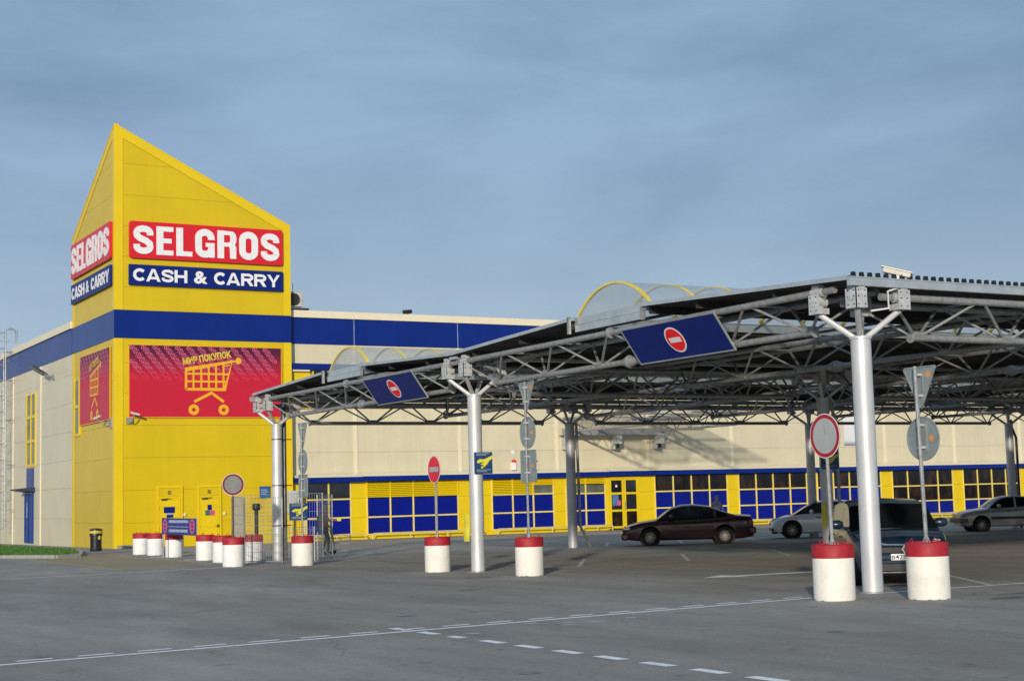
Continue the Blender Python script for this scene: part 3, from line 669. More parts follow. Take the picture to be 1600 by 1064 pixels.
for face in ('front', 'left'):
    if face == 'front': M = Mfront(20.33, YT-.03, 13.87); W_ = 8.1; wdst = 'front face of the yellow tower'
    else: M = Mleft(XT-.03, 82.95, 13.87); W_ = 8.15; wdst = 'narrow left face of the yellow tower'
    base = M.translation
    o = thing('store_sign', 'red SELGROS sign board in white letters on the '+wdst, 'sign', tuple(base), group='red SELGROS boards on the tower')
    mb = MB(); mb.prism(rrect(W_, 1.87, .13), M @ Matrix.Translation((0, -.13, 0)), .125); obj('sign_box', mb, RED, o)
    for mb in selgros(M @ Matrix.Translation((W_*.024, -.132, .21)), W_*.952, 1.45): obj('letter', mb, WHITE, o, smooth=0)
    M2 = M @ Matrix.Translation((-.02, 0, -1.36)); base = M2.translation
    o = thing('cash_and_carry_sign', 'dark blue CASH & CARRY board on the '+wdst, 'sign', tuple(base), group='blue CASH & CARRY boards on the tower')
    mb = MB(); mb.prism(rrect(W_+.02, 1.04, .03), M2 @ Matrix.Translation((0, -.12, 0)), .115); obj('sign_box', mb, BLUES, o)
    for mb in cashcarry(M2 @ Matrix.Translation((W_*.025, -.122, .20)), W_*.955, .64): obj('letter', mb, WHITE, o, smooth=0)
# posters
def pct(M, x, z, s, mb, italic=0):
    for a, c in ((-.30, .17), (.30, -.17)): mb.ribbon(arc(x+s*a, z+s*c, s*.17, s*.22, 0, 320, 8), s*.12, M, .002, closed=True)
    mb.ribbon([(x-s*.20, z-s*.42), (x+s*.16, z+s*.42)], s*.08, M, .002)
YP = mat('yellow_orange_print', (.78, .40, .012), .45, var=.02); YP2 = mat('yellow_green_print', (.68, .56, .04), .45, var=.02)
PCT = [mat('pink_percent_%s' % n_, c_, .45) for n_, c_ in (('bright', (.60, .10, .20)), ('mid', (.60, .05, .11)), ('faint', (.66, .022, .055)))]
for face in ('front', 'left'):
    if face == 'front': M = Mfront(20.34, YT-.03, 5.93); W_ = 7.95; wl = 'red shopping cart poster with pink percent signs on the tower front'
    else: M = Mleft(XT-.03, 81.2, 5.87); W_ = 6.05; wl = 'red shopping cart poster on the narrow left side of the tower'
    H_ = 3.58
    o = thing('wall_poster', wl, 'poster', tuple(M.translation), group='shopping cart posters on the tower')
    mb = MB(); mb.prism([(0, 0), (W_, 0), (W_, H_), (0, H_)], M @ Matrix.Translation((0, -.05, 0)), .045); obj('board', mb, POSTER, o, smooth=0)
    mb = MB(); Mf = M @ Matrix.Translation((0, -.06, 0)); e = .04
    for q in (((-e, -e), (W_+e, -e), (W_+e, 0), (-e, 0)), ((-e, H_), (W_+e, H_), (W_+e, H_+e), (-e, H_+e)), ((-e, 0), (0, 0), (0, H_), (-e, H_)), ((W_, 0), (W_+e, 0), (W_+e, H_), (W_, H_))): mb.prism(list(q), Mf, .055)
    obj('frame', mb, YP, o, smooth=0)
    Mq = M @ Matrix.Translation((0, -.054, 0)); bands = [MB(), MB(), MB()]
    for r0 in range(7):
        z = H_-.17-r0*.235
        for c0 in range(int(W_/.58)+1):
            x = .2+c0*.58+(r0 % 3)*.19
            if .15 < x < W_-.22 and z > 1.9: pct(Mq, x, z, .37, bands[0 if z > 2.45 else (1 if z > 2.15 else 2)])
    for q, mt_ in zip(bands, PCT):
        if q.v: obj('percent_pattern', q, mt_, o, smooth=0, kind='stuff')
    # cart, proportions from the print
    Mc = M @ Matrix.Translation((0, -.058, 0)); k = W_/7.95; s = lambda u, v_: ((u)/1410*7.95*k, H_-(v_)/650*3.58)
    mb = MB(); P = lambda *q: [s(u-70, v_-65) for u, v_ in q]
    mb.ribbon(P((580, 460), (580, 280), (1010, 200), (940, 460), (580, 460)), .13*k, Mc, .003)
    mb.ribbon(P((1000, 203), (1070, 190)), .09, Mc @ Matrix.Translation((0, -.002, 0)), .003); cx, cz = s(1000, 127); mb.ellipse(cx, cz, .16*k, .17, Mc @ Matrix.Translation((0, -.003, 0)), .003)
    obj('cart_print', mb, YP, o, smooth=0); mb = MB()
    for u in (648, 720, 790, 858, 928): mb.ribbon(P((u, 460), (u, 280-(u-580)*.186)), .10*k, Mc @ Matrix.Translation((0, -.0035, 0)), .003)
    for v_ in (318, 388): mb.ribbon(P((580, v_), (985-(v_-318)*.25, v_)), .10, Mc @ Matrix.Translation((0, -.0045, 0)), .003)
    mb.ribbon(P((925, 245), (990, 232)), .06, Mc @ Matrix.Translation((0, -.005, 0)), .003)
    mb.ribbon(P((655, 575), (815, 492), (930, 575)), .14, Mc @ Matrix.Translation((0, -.0035, 0)), .003)
    for u in (650, 927):
        cx, cz = s(u-70, 648-65); mb.ribbon(arc(cx, cz, .19*k, .185, 0, 350, 20), .17, Mc @ Matrix.Translation((0, -.003, 0)), .003, closed=True)
    obj('cart_print', mb, YP, o, smooth=0)
    cx, cz = s(705, 103); mb = text_mb('МИР ПОКУПОК', 2.56*k, .36, Mc @ Matrix.Translation((cx, 0, cz)), .006, .034, rot=R(10)); obj('lettering', mb, YP2, o, smooth=0)

# ------------------------------------------------------------------ things on the store
CAMW = mat('camera_housing', (.50, .48, .43), .5)
def cctv(name, label, loc, ang, k=.82):
    o = thing(name, label, 'camera', loc, 0); M = Matrix.Scale(k, 4) @ Matrix.Rotation(ang, 4, 'Z') @ Matrix.Rotation(R(16), 4, 'Y')
    mb = MB(); mb.box(-.28, -.07, -.05, .28, .07, .05); mb.xf(M); obj('housing', mb, CAMW, o, world=False, bevel=.008)
    mb = MB(); mb.box(-.33, -.085, .055, .30, .085, .07); mb.xf(M); obj('sun_shield', mb, CREAMT, o, world=False)
    mb = MB(); mb.tube((.26, 0, 0), (.33, 0, 0), .04, 12); mb.xf(M); obj('lens', mb, BLACK, o, world=False)
    return o
o = cctv('security_camera', 'white security camera at the lower left corner of the front poster', (20.50, YT-.55, 6.05), R(-12))
mb = MB(); mb.path([(20.35, YT-.03, 5.75), (20.35, YT-.4, 5.68), (20.42, YT-.5, 5.85), (20.45, YT-.55, 6.0)], .03); mb.box(20.2, YT-.12, 5.6, 20.5, YT-.02, 5.9); obj('bracket', mb, GALV, o)
o = cctv('security_camera', 'white security camera on an arm at the tower left face beside the corner', (XT-.6, 75.5, 5.95), R(120))
mb = MB(); mb.path([(XT-.03, 75.0, 5.65), (XT-.4, 75.1, 5.7), (XT-.55, 75.5, 5.75), (XT-.6, 75.5, 5.9)], .03); mb.box(XT-.1, 74.85, 5.4, XT-.02, 75.15, 5.9); obj('bracket', mb, GALV, o)
# floodlight
o = thing('floodlight', 'dark floodlight on a short arm under the blue band of the left wall', 'lamp', (XT-.05, 87.6, 9.0))
mb = MB(); mb.path([(XT-.03, 87.6, 8.95), (XT-.35, 87.6, 9.0), (XT-.5, 87.8, 9.15)], .035); mb.box(XT-.08, 87.4, 8.8, XT-.01, 87.8, 9.1); obj('bracket', mb, GALV, o)
mb = MB(); mb.box(-.55, -.22, -.07, .55, .22, .09); mb.xf(Matrix.Translation((XT-.75, 88.2, 9.35)) @ Matrix.Rotation(R(125), 4, 'Z') @ Matrix.Rotation(R(-28), 4, 'Y')); obj('lamp_head', mb, mat('lamp_grey', (.09, .09, .085), .5), o, bevel=.03)
# roof ladder with cage
o = thing('roof_ladder', 'galvanised caged roof ladder rising up the cream left wall', 'ladder', (19.3, 98, G(19.3, 98)))
mb = MB(); lx = 19.05; ya, yb = 98.3, 98.85; zt = 12.75
for y in (ya, yb): mb.path([(lx, y, .2), (lx, y, zt), (lx+.3, y, zt+.15), (lx+.7, y, zt), (lx+.7, y, 11.7)], .035)
obj('stile', mb, GALV, o)
mb = MB(); z = .3
while z < 12.6: mb.tube((lx, ya, z), (lx, yb, z), .018, 6); z += .3
obj('rung', mb, GALV, o, kind='stuff')
for i in range(11):
    z = 2.6+i*1.0; mb = MB(); mb.path([(lx, ya, z)]+[(lx-.38-.38*math.sin(t), (ya+yb)/2-.38*math.cos(t), z) for t in [math.pi*j/8 for j in range(9)]]+[(lx, yb, z)], .02, 6); obj('cage_hoop', mb, GALV, o)
for t in (.15, .5, .85):
    mb = MB(); x = lx-.38-.38*math.sin(t*math.pi); y = (ya+yb)/2-.38*math.cos(t*math.pi); mb.tube((x, y, 2.6), (x, y, 12.6), .014, 6); obj('cage_strap', mb, GALV, o)
for z in (1.5, 4.3, 7.1, 9.6, 11.4):
    mb = MB(); mb.tube((lx, ya, z), (XT-.01, ya, z), .022, 6); mb.tube((lx, yb, z), (XT-.01, yb, z), .022, 6); obj('wall_tie', mb, GALV, o)
# second access frame with rail at the left edge
o = thing('access_frame', 'thin galvanised pole frame with cross ties at the far left wall', 'ladder', (18.9, 100.6, G(18.9, 100.6)))
for x, y in ((18.85, 99.9), (18.3, 101.0)):
    mb = MB(); mb.tube((x, y, -.5), (x, y, 12.3), .03, 6); obj('pole', mb, GALV, o)
for i in range(10):
    mb = MB(); z = .8+i*1.27; mb.tube((18.85, 99.9, z), (18.3, 101.0, z), .022, 6); mb.tube((18.85, 99.9, z), (XT, 99.9, z), .02, 6); obj('cross_tie', mb, GALV, o)
# air-conditioning unit on a wall shelf by the tower
o = thing('air_conditioner', 'grey air conditioning unit on a bracket above the hall roof beside the tower', 'air conditioner', (29.35, 75.3, 11.7))
mb = MB(); mb.box(28.95, 74.95, 11.82, 29.78, 75.3, 12.62); obj('casing', mb, GREYB, o, bevel=.02)
mb = MB(); mb.lathe([(.27, -.012), (.30, -.03), (.33, -.012)], (29.28, 74.95, 12.2), 24, 'y'); mb.lathe([(0, -.01), (.27, -.01)], (29.28, 74.95, 12.2), 24, 'y'); obj('fan_grille', mb, DARKST, o)
mb = MB(); mb.box(28.9, 74.9, 11.66, 30.1, 75.4, 11.75); obj('shelf', mb, DARKST, o)
mb = MB(); mb.tube((29.3, 75.2, 12.62), (29.3, 75.2, 13.1), .015, 6); obj('aerial', mb, DARKST, o)
o = thing('roof_vent', 'small dark roof vent standing on the cream parapet', 'vent', (36.0, 75.1, 11.63))
mb = MB(); mb.tube((0, 0, 0), (0, 0, .12), .05); mb.tube((-.28, 0, .14), (.22, 0, .2), .11, 12); obj('vent_head', mb, DARKST, o, world=False)
# alarm sounders
for x in (42.35, 43.75):
    o = thing('alarm_sounder', 'white wall alarm with red cap, '+('left' if x < 43 else 'right')+' one of the pair above the blue eaves band', 'alarm', (x, YU, 3.25), group='red-capped alarms on the cream wall')
    mb = MB(); mb.box(-.13, -.15, -.26, .13, -.005, .18); obj('housing', mb, WHITE, o, world=False, bevel=.01)
    mb = MB(); mb.lathe([(.13, 0), (.13, .09), (.06, .15), (0, .16)], (0, -.09, .182), 14); obj('cap', mb, RED, o, world=False)
    mb = MB(); mb.box(-.1, -.02, .65, .1, -.003, .85); obj('plate', mb, WHITE, o, world=False)
# electrical cabinet, blue wall sign
mb = MB(); mb.box(28.55, YT-.35, .95, 29.25, YT-.03, 2.12); o = thing('electrical_cabinet', 'grey electrical cabinet at the right foot of the tower', 'cabinet', (28.9, YT-.1, .95)); obj('casing', mb, GREYB, o, bevel=.015)
mb = MB(); mb.box(28.62, YT-.36, 1.02, 29.18, YT-.351, 2.05); obj('door', mb, GREYB, o)
mb = MB(); mb.box(29.10, YT-.385, 1.5, 29.13, YT-.361, 1.66); obj('handle', mb, BLACK, o)
o = thing('wall_sign', 'square blue notice sign on the lower right of the yellow tower', 'sign', (27.35, YT-.03, 1.85))
mb = MB(); mb.box(27.07, YT-.07, 1.78, 27.63, YT-.03, 2.38); obj('board', mb, mat('mid_blue_sign', (.02, .10, .30), .4), o)
mb = MB()
for zz, ww in ((2.18, .34), (2.08, .42), (1.98, .3)): mb.box(27.13, YT-.076, zz, 27.13+ww, YT-.071, zz+.035)
obj('print', mb, GREYT, o, smooth=0)
# low tube rails in front of the shop windows
TR = mat('pale_rail', (.62, .52, .25), .45)
def rail(x0, x1, label):
    y = YL-.55; o = thing('bumper_rail', label, 'rail', ((x0+x1)/2, y, G((x0+x1)/2, y)), group='low tube rails along the shop front')
    mb = MB(); z0 = G(x0, y)+.30; z1 = G(x1, y)+.30
    mb.path([(x0, y, z0-.36), (x0, y, z0-.05), (x0+.06, y, z0), (x1-.06, y, z1), (x1, y, z1-.05), (x1, y, z1-.36)], .032, 8); obj('tube', mb, TR, o)
    n = max(1, int((x1-x0)/2.6))
    for i in range(1, n+1):
        x = x0+(x1-x0)*i/(n+1); mb = MB(); mb.tube((x, y, G(x, y)-.02), (x, y, G(x, y)+.29), .028); obj('post', mb, TR, o)
for a, c, l in ((29.6, 32.9, 'beside the tower'), (33.3, 40.0, 'under the long louvred window'), (40.9, 46.2, 'under the short louvred window'), (46.5, 48.5, 'left of the glazed doors'), (51.3, 57.6, 'behind the maroon sedan'), (58.0, 63.9, 'behind the gap left of the white hatchback'), (64.3, 70.2, 'behind the white hatchback'), (70.6, 76.6, 'between the blue car and the silver sedan'), (77.0, 83.0, 'behind the silver sedan')):
    rail(a, c, 'low pale tube rail on the asphalt '+l)

# ------------------------------------------------------------------ parking canopy
X0, DX = 17.72, 11.26; YC = [19.3, 33.25, 47.05]; NU = 7
AH = .47; ZV, ZU, ZVB, ZUB = 4.91, 4.74, 4.32, 4.14
CAN = thing('parking_canopy', 'galvanised space frame canopy on silver columns over the parking bays', 'canopy', (X0, YC[0], G(X0, YC[0])))
XC = [X0+DX*i for i in range(NU)]; XEND = XC[-1]+.7
def roofz(y):
    for a, c in zip(YC, YC[1:]):
        if a <= y <= c:
            mid = (a+c)/2; t = (abs(y-mid)-1.4)/((c-a)/2-1.4); t = max(0, min(1, t)); return 5.27-(.29 if y < YC[0]+(YC[1]-YC[0])/2 else .21)*t
    return 4.98 if y < YC[0] else 5.06
CAP = 4.12; BOLTS = MB()
def near_col(ix, iy): return (ix, iy) in ((0, 0), (0, 1), (0, 2), (1, 2), (1, 1), (2, 2), (3, 2))
for ix, x in enumerate(XC):
    for iy, y in enumerate(YC):
        g0 = G(x, y); mb = MB(); r = .172
        mb.lathe([(r, g0), (r, g0+1.45), (r+.004, g0+1.452), (r+.004, g0+1.475), (r, g0+1.477), (r, CAP-.05), (r+.02, CAP-.045), (r+.02, CAP), (.0, CAP)], (x, y, 0), 24)
        col = obj('column', mb, SILVER, CAN)
        mb = MB(); mb.lathe([(.235, g0), (.235, g0+.02), (.20, g0+.025)], (x, y, 0), 16); obj('base_plate', mb, GALV, col)
        for sx in (-1, 1):
            for sy in (-1, 1):
                zt_ = ZU-.21; mb = MB(); mb.tube((x+sx*.07, y+sy*.07, CAP-.02), (x+sx*AH, y+sy*AH, zt_), .052, 10); obj('strut', mb, SILVER, col)
                mb = MB(); bx, by = x+sx*AH, y+sy*AH
                mb.box(bx-.12, by-.12, zt_, bx+.12, by+.12, zt_+.10); mb.tube((bx-.14, by, ZU), (bx+.14, by, ZU), .085, 10); mb.tube((bx, by-.14, ZV), (bx, by+.14, ZV), .08, 10)
                mb.box(bx+sx*.115, by-.13, zt_+.0, bx+sx*.130, by+.13, ZU+.12); mb.box(bx-.13, by+sy*.115, zt_, bx+.112, by+sy*.130, ZU+.12)
                mb.box(bx-.05, by-.05, zt_+.10, bx+.05, by+.05, 5.0)
                mb.box(bx-.07, by-.09, 4.98, bx+.07, by+.09, 5.055)
                br = obj('saddle_bracket', mb, PLATE, col, smooth=30)
                if ix == 0:
                    for zq in (zt_+.06, ZU-.02, ZU+.08):
                        for tq in (-.08, .06): BOLTS.tube((bx+tq, by-.13*1 if sy < 0 else by, zq), (bx+tq, by-.142 if sy < 0 else by+.01, zq), .011, 6); BOLTS.tube((bx-.13 if sx < 0 else bx, by+tq, zq), (bx-.142 if sx < 0 else bx+.01, by+tq, zq), .011, 6)
obj('bolts', BOLTS, DARKST, CAN, kind='stuff')
# trusses: two top chords, one bottom chord, fans of web members
BULK = MB()
def truss(axis, fixed, a, c, zt, zb, nodes, near, mt=GALV, splice=True):
    def P(s, off, z): return (fixed+off, s, z) if axis == 'v' else (s, fixed+off, z)
    e = 1.28
    mb = MB(); mb.tube(P(a+e-.12, 0, zb), P(c-e+.12, 0, zb), .062, 10)
    for q in (a+e-.13, c-e+.13): mb.tube(P(q-.012, 0, zb), P(q+.012, 0, zb), .10, 10)
    if splice:
        mdl = (a+c)/2
        mb.tube(P(mdl-.02, 0, zb), P(mdl+.02, 0, zb), .14, 10); mb.tube(P(mdl-.28, 0, zb), P(mdl-.02, 0, zb), .064, 10, .13); mb.tube(P(mdl+.02, 0, zb), P(mdl+.28, 0, zb), .13, 10, .064)
    T = obj('truss', mb, mt, CAN)
    for off in (-AH, AH):
        mb = MB(); mb.tube(P(a+.05, off, zt), P(c-.05, off, zt), .062, 10)
        if splice: mb.tube(P((a+c)/2-.02, off, zt), P((a+c)/2+.02, off, zt), .12, 8)
        obj('top_chord', mb, mt, T)
    n = nodes; sp = (c-a-2*e)/(n-1)
    for i in range(n):
        s = a+e+sp*i
        mb = MB(); mb.tube(P(s-.14, 0, zb+.055), P(s+.14, 0, zb+.055), .03, 6)
        if near: mb.tube(P(s-.16, -.012, zb+.04), P(s+.16, -.012, zb+.04), .07, 8); obj('node_plate', mb, mt, T)
        for off in (-AH, AH):
            for dd in (-.45*sp, .45*sp):
                if not (a+.12 < s+dd < c-.12): continue
                q = MB(); q.tube(P(s+dd*.12, off*.1, zb+.05), P(s+dd, off, zt-.03), .029 if dd*off > 0 else .025, 7)
                if near: obj('web_member', q, mt, T)
                else: BULK.add(q.v, q.f)
        q = MB(); q.tube(P(s+.45*sp if s+.45*sp < c-.2 else s-.45*sp, -AH, zt), P(s+.45*sp if s+.45*sp < c-.2 else s-.45*sp, AH, zt), .024, 6)
        BULK.add(q.v, q.f)
for k in range(2*(NU-1)+1):
    x = X0+DX/2*k
    for a, c in zip(YC, YC[1:]): truss('v', x, a, c, ZV, ZVB, 6, k <= 2)
for j, y in enumerate(YC):
    for a, c in zip(XC, XC[1:]): truss('u', y, a, c, ZU, ZUB, 5, (j == 0 and a < 18) or (j == 2 and a < 30), splice=False, mt=GALV)
obj('web_members', BULK, GALV, CAN, kind='stuff')
# gutters / eaves channels
for y in (YC[0]-.53, YC[2]+.53):
    mb = MB(); mb.box(X0-.74, y-.11, 4.885, XEND, y-.02, 5.03); mb.box(X0-.76, y-.12, 5.015, XEND, y-.112, 5.034); obj('eaves_channel', mb, GALVL, CAN, smooth=0)
mb = MB(); mb.box(X0-.6, YC[1]-.16, 4.98, XEND, YC[1]+.16, 5.045); obj('valley_gutter', mb, GALVL, CAN, smooth=0)
# purlins
for a, c in zip(YC, YC[1:]):
    for i in range(6):
        y = a+1.28+(c-a-2.56)/5*(i)+.35
        if abs(y-(a+c)/2) < 1.5: y = (a+c)/2+(1.5 if y > (a+c)/2 else -1.5)
        z = roofz(y); mb = MB(); mb.box(X0-.5, y-.03, z-.13, XEND, y+.03, z-.005); obj('purlin', mb, DECK, CAN, smooth=0)
# corrugated deck slopes
def deck(y0, y1):
    z0, z1 = roofz(y0), roofz(y1); mb = MB(); pr = []; x = X0-.62
    while x < XEND-.2: pr += [(x, 0), (x+.075, 0), (x+.088, .05), (x+.158, .05), (x+.171, 0)]; x += .18
    vs = [(px, y0, z0+h) for px, h in pr]+[(px, y1, z1+h) for px, h in pr]; n = len(pr)
    mb.add(vs, [(i, i+1, n+i+1, n+i) for i in range(n-1)]); obj('roof_deck', mb, DECK, CAN, smooth=0)
    mb = MB(); xe = X0-.66     # verge flashing along the gable edge
    mb.add([(xe, y0, z0+.015), (xe, y1, z1+.015), (xe, y1, z1+.09), (xe, y0, z0+.09), (xe+.16, y0, z0+.095), (xe+.16, y1, z1+.095), (xe+.03, y0, z0+.015), (xe+.03, y1, z1+.015)], [(0, 1, 2, 3) if y1 < y0 else (3, 2, 1, 0), (3, 2, 5, 4), (0, 1, 7, 6)])
    obj('verge_flashing', mb, GALVL, CAN, smooth=0)
YM = [(a+c)/2 for a, c in zip(YC, YC[1:])]
deck(YC[0]-.50, YM[0]-1.4); deck(YM[0]+1.4, YC[1]-.02); deck(YC[1]+.02, YM[1]-1.4); deck(YM[1]+1.4, YC[2]+.50)
# closure blocks under the ends of the deck ribs, standing on the eaves channel
FIL = MB(); k = 0; x = X0-.66
while x < XEND-.2:
    q = MB(); yy = YC[0]-.60; zz = 5.0302
    q.add([(x, yy, zz), (x+.085, yy, zz), (x+.085, yy+.05, zz), (x, yy+.05, zz), (x+.012, yy, zz+.088), (x+.073, yy, zz+.088), (x+.073, yy+.05, zz+.088), (x+.012, yy+.05, zz+.088)], [(0, 3, 2, 1), (4, 5, 6, 7), (0, 1, 5, 4), (1, 2, 6, 5), (2, 3, 7, 6), (3, 0, 4, 7)])
    if k < 150: obj('closure_block', q, BLACK, CAN, smooth=0)
    else: FIL.add(q.v, q.f)
    x += .18; k += 1
obj('closure_blocks', FIL, BLACK, CAN, smooth=0, kind='stuff')
# barrel vault rooflights
VH, VW = .60, 1.4
for ym in YM:
    xs, xe = X0-.42, XEND-.3; zc = 5.37
    RV = (VW**2+VH**2)/(2*VH); th = math.asin(VW/RV)
    prof = [(ym+RV*math.sin(-th+2*th*i/14), zc+RV*math.cos(-th+2*th*i/14)-(RV-VH)) for i in range(15)]
    mb = MB(); n = 15; mb.add([(xs, y, z) for y, z in prof]+[(xe, y, z) for y, z in prof], [(i, i+1, n+i+1, n+i) for i in range(n-1)])
    V = obj('vault_rooflight', mb, VAULT, CAN, smooth=60)
    mb = MB(); mb.add([(xs+.02, y, z-.01) for y, z in prof]+[(xs+.02, ym-VW, zc), (xs+.02, ym+VW, zc)], [tuple(range(15))]); obj('end_pane', mb, VAULT, V, smooth=0)
    k = 0; x = xs
    while x < xe:
        mb = MB(); n = 15
        vs = []
        for dxx, dz in ((0, .012), (.07, .012), (.07, -.03), (0, -.03)):
            vs += [(x+dxx, ym+(y-ym)*(1+dz*.6), z+dz) for y, z in prof]
        fs = []
        for q in range(4):
            for i in range(n-1): fs.append((q*n+i, q*n+i+1, ((q+1) % 4)*n+i+1, ((q+1) % 4)*n+i))
        mb.add(vs, fs); obj('vault_rib', mb, RIB, V); x += 1.24; k += 1
    for s in (-1, 1):
        mb = MB(); mb.box(xs-.02, ym+s*VW-.05, 5.20, xe, ym+s*VW+.05, 5.372); mb.box(xs-.03, ym+s*VW-.08, 5.374, xe, ym+s*VW+.08, 5.40); obj('kerb_beam', mb, GALVL, V, smooth=0)
        mb = MB(); mb.box(xs-.22, ym+s*VW-.035, 5.02, xs-.16, ym+s*VW+.035, 5.40); obj('post', mb, GALV, V, smooth=0)
    mb = MB(); mb.box(xs-.06, ym-VW+.05, 5.22, xs-.02, ym+VW-.05, 5.37); mb.box(xs-.10, ym-VW+.1, 5.06, xs-.05, ym+VW-.1, 5.205); obj('end_fascia', mb, GALVL, V, smooth=0)
    for i in range(0, int((xe-xs)/5.63)):
        x = xs+.5+5.63*i; mb = MB(); mb.box(x, ym-VW, 5.14, x+.06, ym+VW, 5.20); obj('tie', mb, DECK, V, smooth=0)
# downpipes beside columns
def downpipe(pts, r=.05, mt=None):
    mb = MB(); mb.path(pts, r, 10); return obj('downpipe', mb, mt or mat('dark_pipe', (.10, .105, .11), .4, .4), CAN)
x, y = XC[0], YC[2]; downpipe([(x+.28, y+.12, G(x, y)), (x+.28, y+.12, 4.6), (x+.36, y+.2, 4.85)], .085)
x, y = XC[1], YC[2]; downpipe([(x+.62, y-.22, G(x, y)+.02), (x+.34, y-.17, .22), (x+.24, y-.15, .42), (x+.20, y-.14, 4.2)], .05, GALV)
x, y = XC[3], YC[2]; downpipe([(x+.42, y, G(x, y)), (x+.42, y, 3.5), (x+.2, y, 3.95), (x+.16, y, 4.3)], .055)
x, y = XC[1], YC[1]; downpipe([(x+.36, y-.1, G(x, y)), (x+.36, y-.1, 3.4), (x+.22, y, 4.2)], .05, GALV)
x, y = XC[0], YC[2]
for z in (.8, 2.1, 3.6):
    mb = MB(); mb.lathe([(.176, z), (.182, z), (.182, z+.03), (.176, z+.03)], (x, y, 0), 20); mb.box(x+.15, y+.02, z, x+.52, y+.08, z+.03); obj('pipe_clamp', mb, DARKST, CAN)

# no entry boards on the truss edge
def truss_sign(yc, label):
    o = thing('canopy_sign', label, 'sign', (X0-AH-.1, yc, 4.9), group='blue no entry boards on the canopy edge')
    # board leans from top chord to bottom chord, faces -X and down
    top = Vector((X0-AH-.085, 0, 4.90)); bot = Vector((X0-.09, 0, 4.24)); d = (top-bot); h = d.length; zax = d.normalized(); xax = Vector((0, -1, 0)); yax = zax.cross(xax)
    M = Matrix(((xax.x, yax.x, zax.x, bot.x), (xax.y, yax.y, zax.y, yc+1.55), (xax.z, yax.z, zax.z, bot.z), (0, 0, 0, 1)))
    if (M.to_3x3() @ Vector((0, 1, 0))).x < 0: M = M @ Matrix.Scale(-1, 4, (0, 1, 0))
    mb = MB(); mb.prism([(0, 0), (3.1, 0), (3.1, h), (0, h)], M @ Matrix.Translation((0, -.03, 0)), .02); obj('board', mb, BLUES, o, smooth=0)
    mb = MB()
    for q in (((-.03, -.03), (3.13, -.03), (3.13, 0), (-.03, 0)), ((-.03, h), (3.13, h), (3.13, h+.03), (-.03, h+.03)), ((-.03, 0), (0, 0), (0, h), (-.03, h)), ((3.1, 0), (3.13, 0), (3.13, h), (3.1, h))): mb.prism(list(q), M @ Matrix.Translation((0, -.035, 0)), .03)
    obj('edge_frame', mb, GALVL, o, smooth=0)
    mb = MB(); mb.ellipse(1.55, h/2, .29, .29, M @ Matrix.Translation((0, -.034, 0)), .003); obj('white_rim', mb, WHITE, o, smooth=0)
    mb = MB(); mb.ellipse(1.55, h/2, .255, .255, M @ Matrix.Translation((0, -.037, 0)), .003); obj('red_disc', mb, mat('bright_red', (.85, .012, .02), .4), o, smooth=0)
    mb = MB(); mb.prism([(1.37, h/2-.055), (1.73, h/2-.055), (1.73, h/2+.055), (1.37, h/2+.055)], M @ Matrix.Translation((0, -.040, 0)), .003); obj('white_bar', mb, WHITE, o, smooth=0)
truss_sign(24.15, 'blue board with no entry disc on the canopy edge between the two nearest columns')
truss_sign(37.2, 'blue board with no entry disc on the canopy edge near the corner column')
# camera on the near column bracket
o = cctv('security_camera', 'white security camera on top of the nearest column bracket', (X0+.42, YC[0]-.5, 5.16), R(-42))
mb = MB(); mb.path([(X0+.42, YC[0]-.5, 5.08), (X0+.40, YC[0]-.58, 4.9), (X0+.1, YC[0]-.6, 4.82), (X0+.2, YC[0]-.5, 4.55), (X0-.15, YC[0]-.45, 4.5)], .018); mb.tube((X0+.42, YC[0]-.5, 4.98), (X0+.42, YC[0]-.5, 5.12), .05); obj('cable', mb, WHITE, o)
# ticket signs on columns
def hand_sign(name, label, cx, cy, z0, w_, h_, ang=0):
    o = thing(name, label, 'sign', (cx, cy, z0), ang, 'blue signs with a yellow hand')
    mb = MB(); mb.box(-w_/2, -.012, 0, w_/2, .012, h_); obj('board', mb, mat('navy_notice', (.015, .06, .17), .45), o, world=False, smooth=0)
    k = w_/10; M = Matrix.Translation((-w_/2, -.018, 0)); k2 = h_/12
    P = [(1.6, 7.3), (3.0, 8.2), (5.2, 8.0), (7.2, 8.8), (9.8, 10.2), (9.9, 8.4), (8.2, 7.2), (7.2, 5.6), (5.8, 4.2), (5.0, 3.6), (4.6, 4.2), (5.2, 5.0), (4.2, 4.8), (3.0, 5.4), (4.4, 5.8), (5.0, 6.4), (3.4, 6.3), (1.9, 5.8), (1.2, 6.4)]
    mb = MB(); mb.prism([(a*k, c*k2) for a, c in P], M, .005); mb.prism([(3.4*k, 3.2*k2), (4.6*k, 2.9*k2), (4.8*k, 3.9*k2), (3.6*k, 4.2*k2)], M, .005); obj('hand_print', mb, YHAND, o, world=False, smooth=0)
    mb = MB()
    for z, a, c in ((11.0, 1, 8.2), (10.2, 1, 6.4), (2.0, 1, 9), (1.1, 1, 7)): mb.prism([(a*k, z*k2), (c*k, z*k2), (c*k, (z+.35)*k2), (a*k, (z+.35)*k2)], M, .004)
    obj('small_print', mb, GREYT, o, world=False, smooth=0); return o
hand_sign('column_sign', 'blue sign with a yellow hand on the middle silver column', XC[0]+.1, YC[1]-.21, 2.15, .50, .53)
hand_sign('column_sign', 'dark blue sign on the inner column behind the nearest sign drum', XC[1]-.03, YC[1]-.21, 2.1, .62, .50)
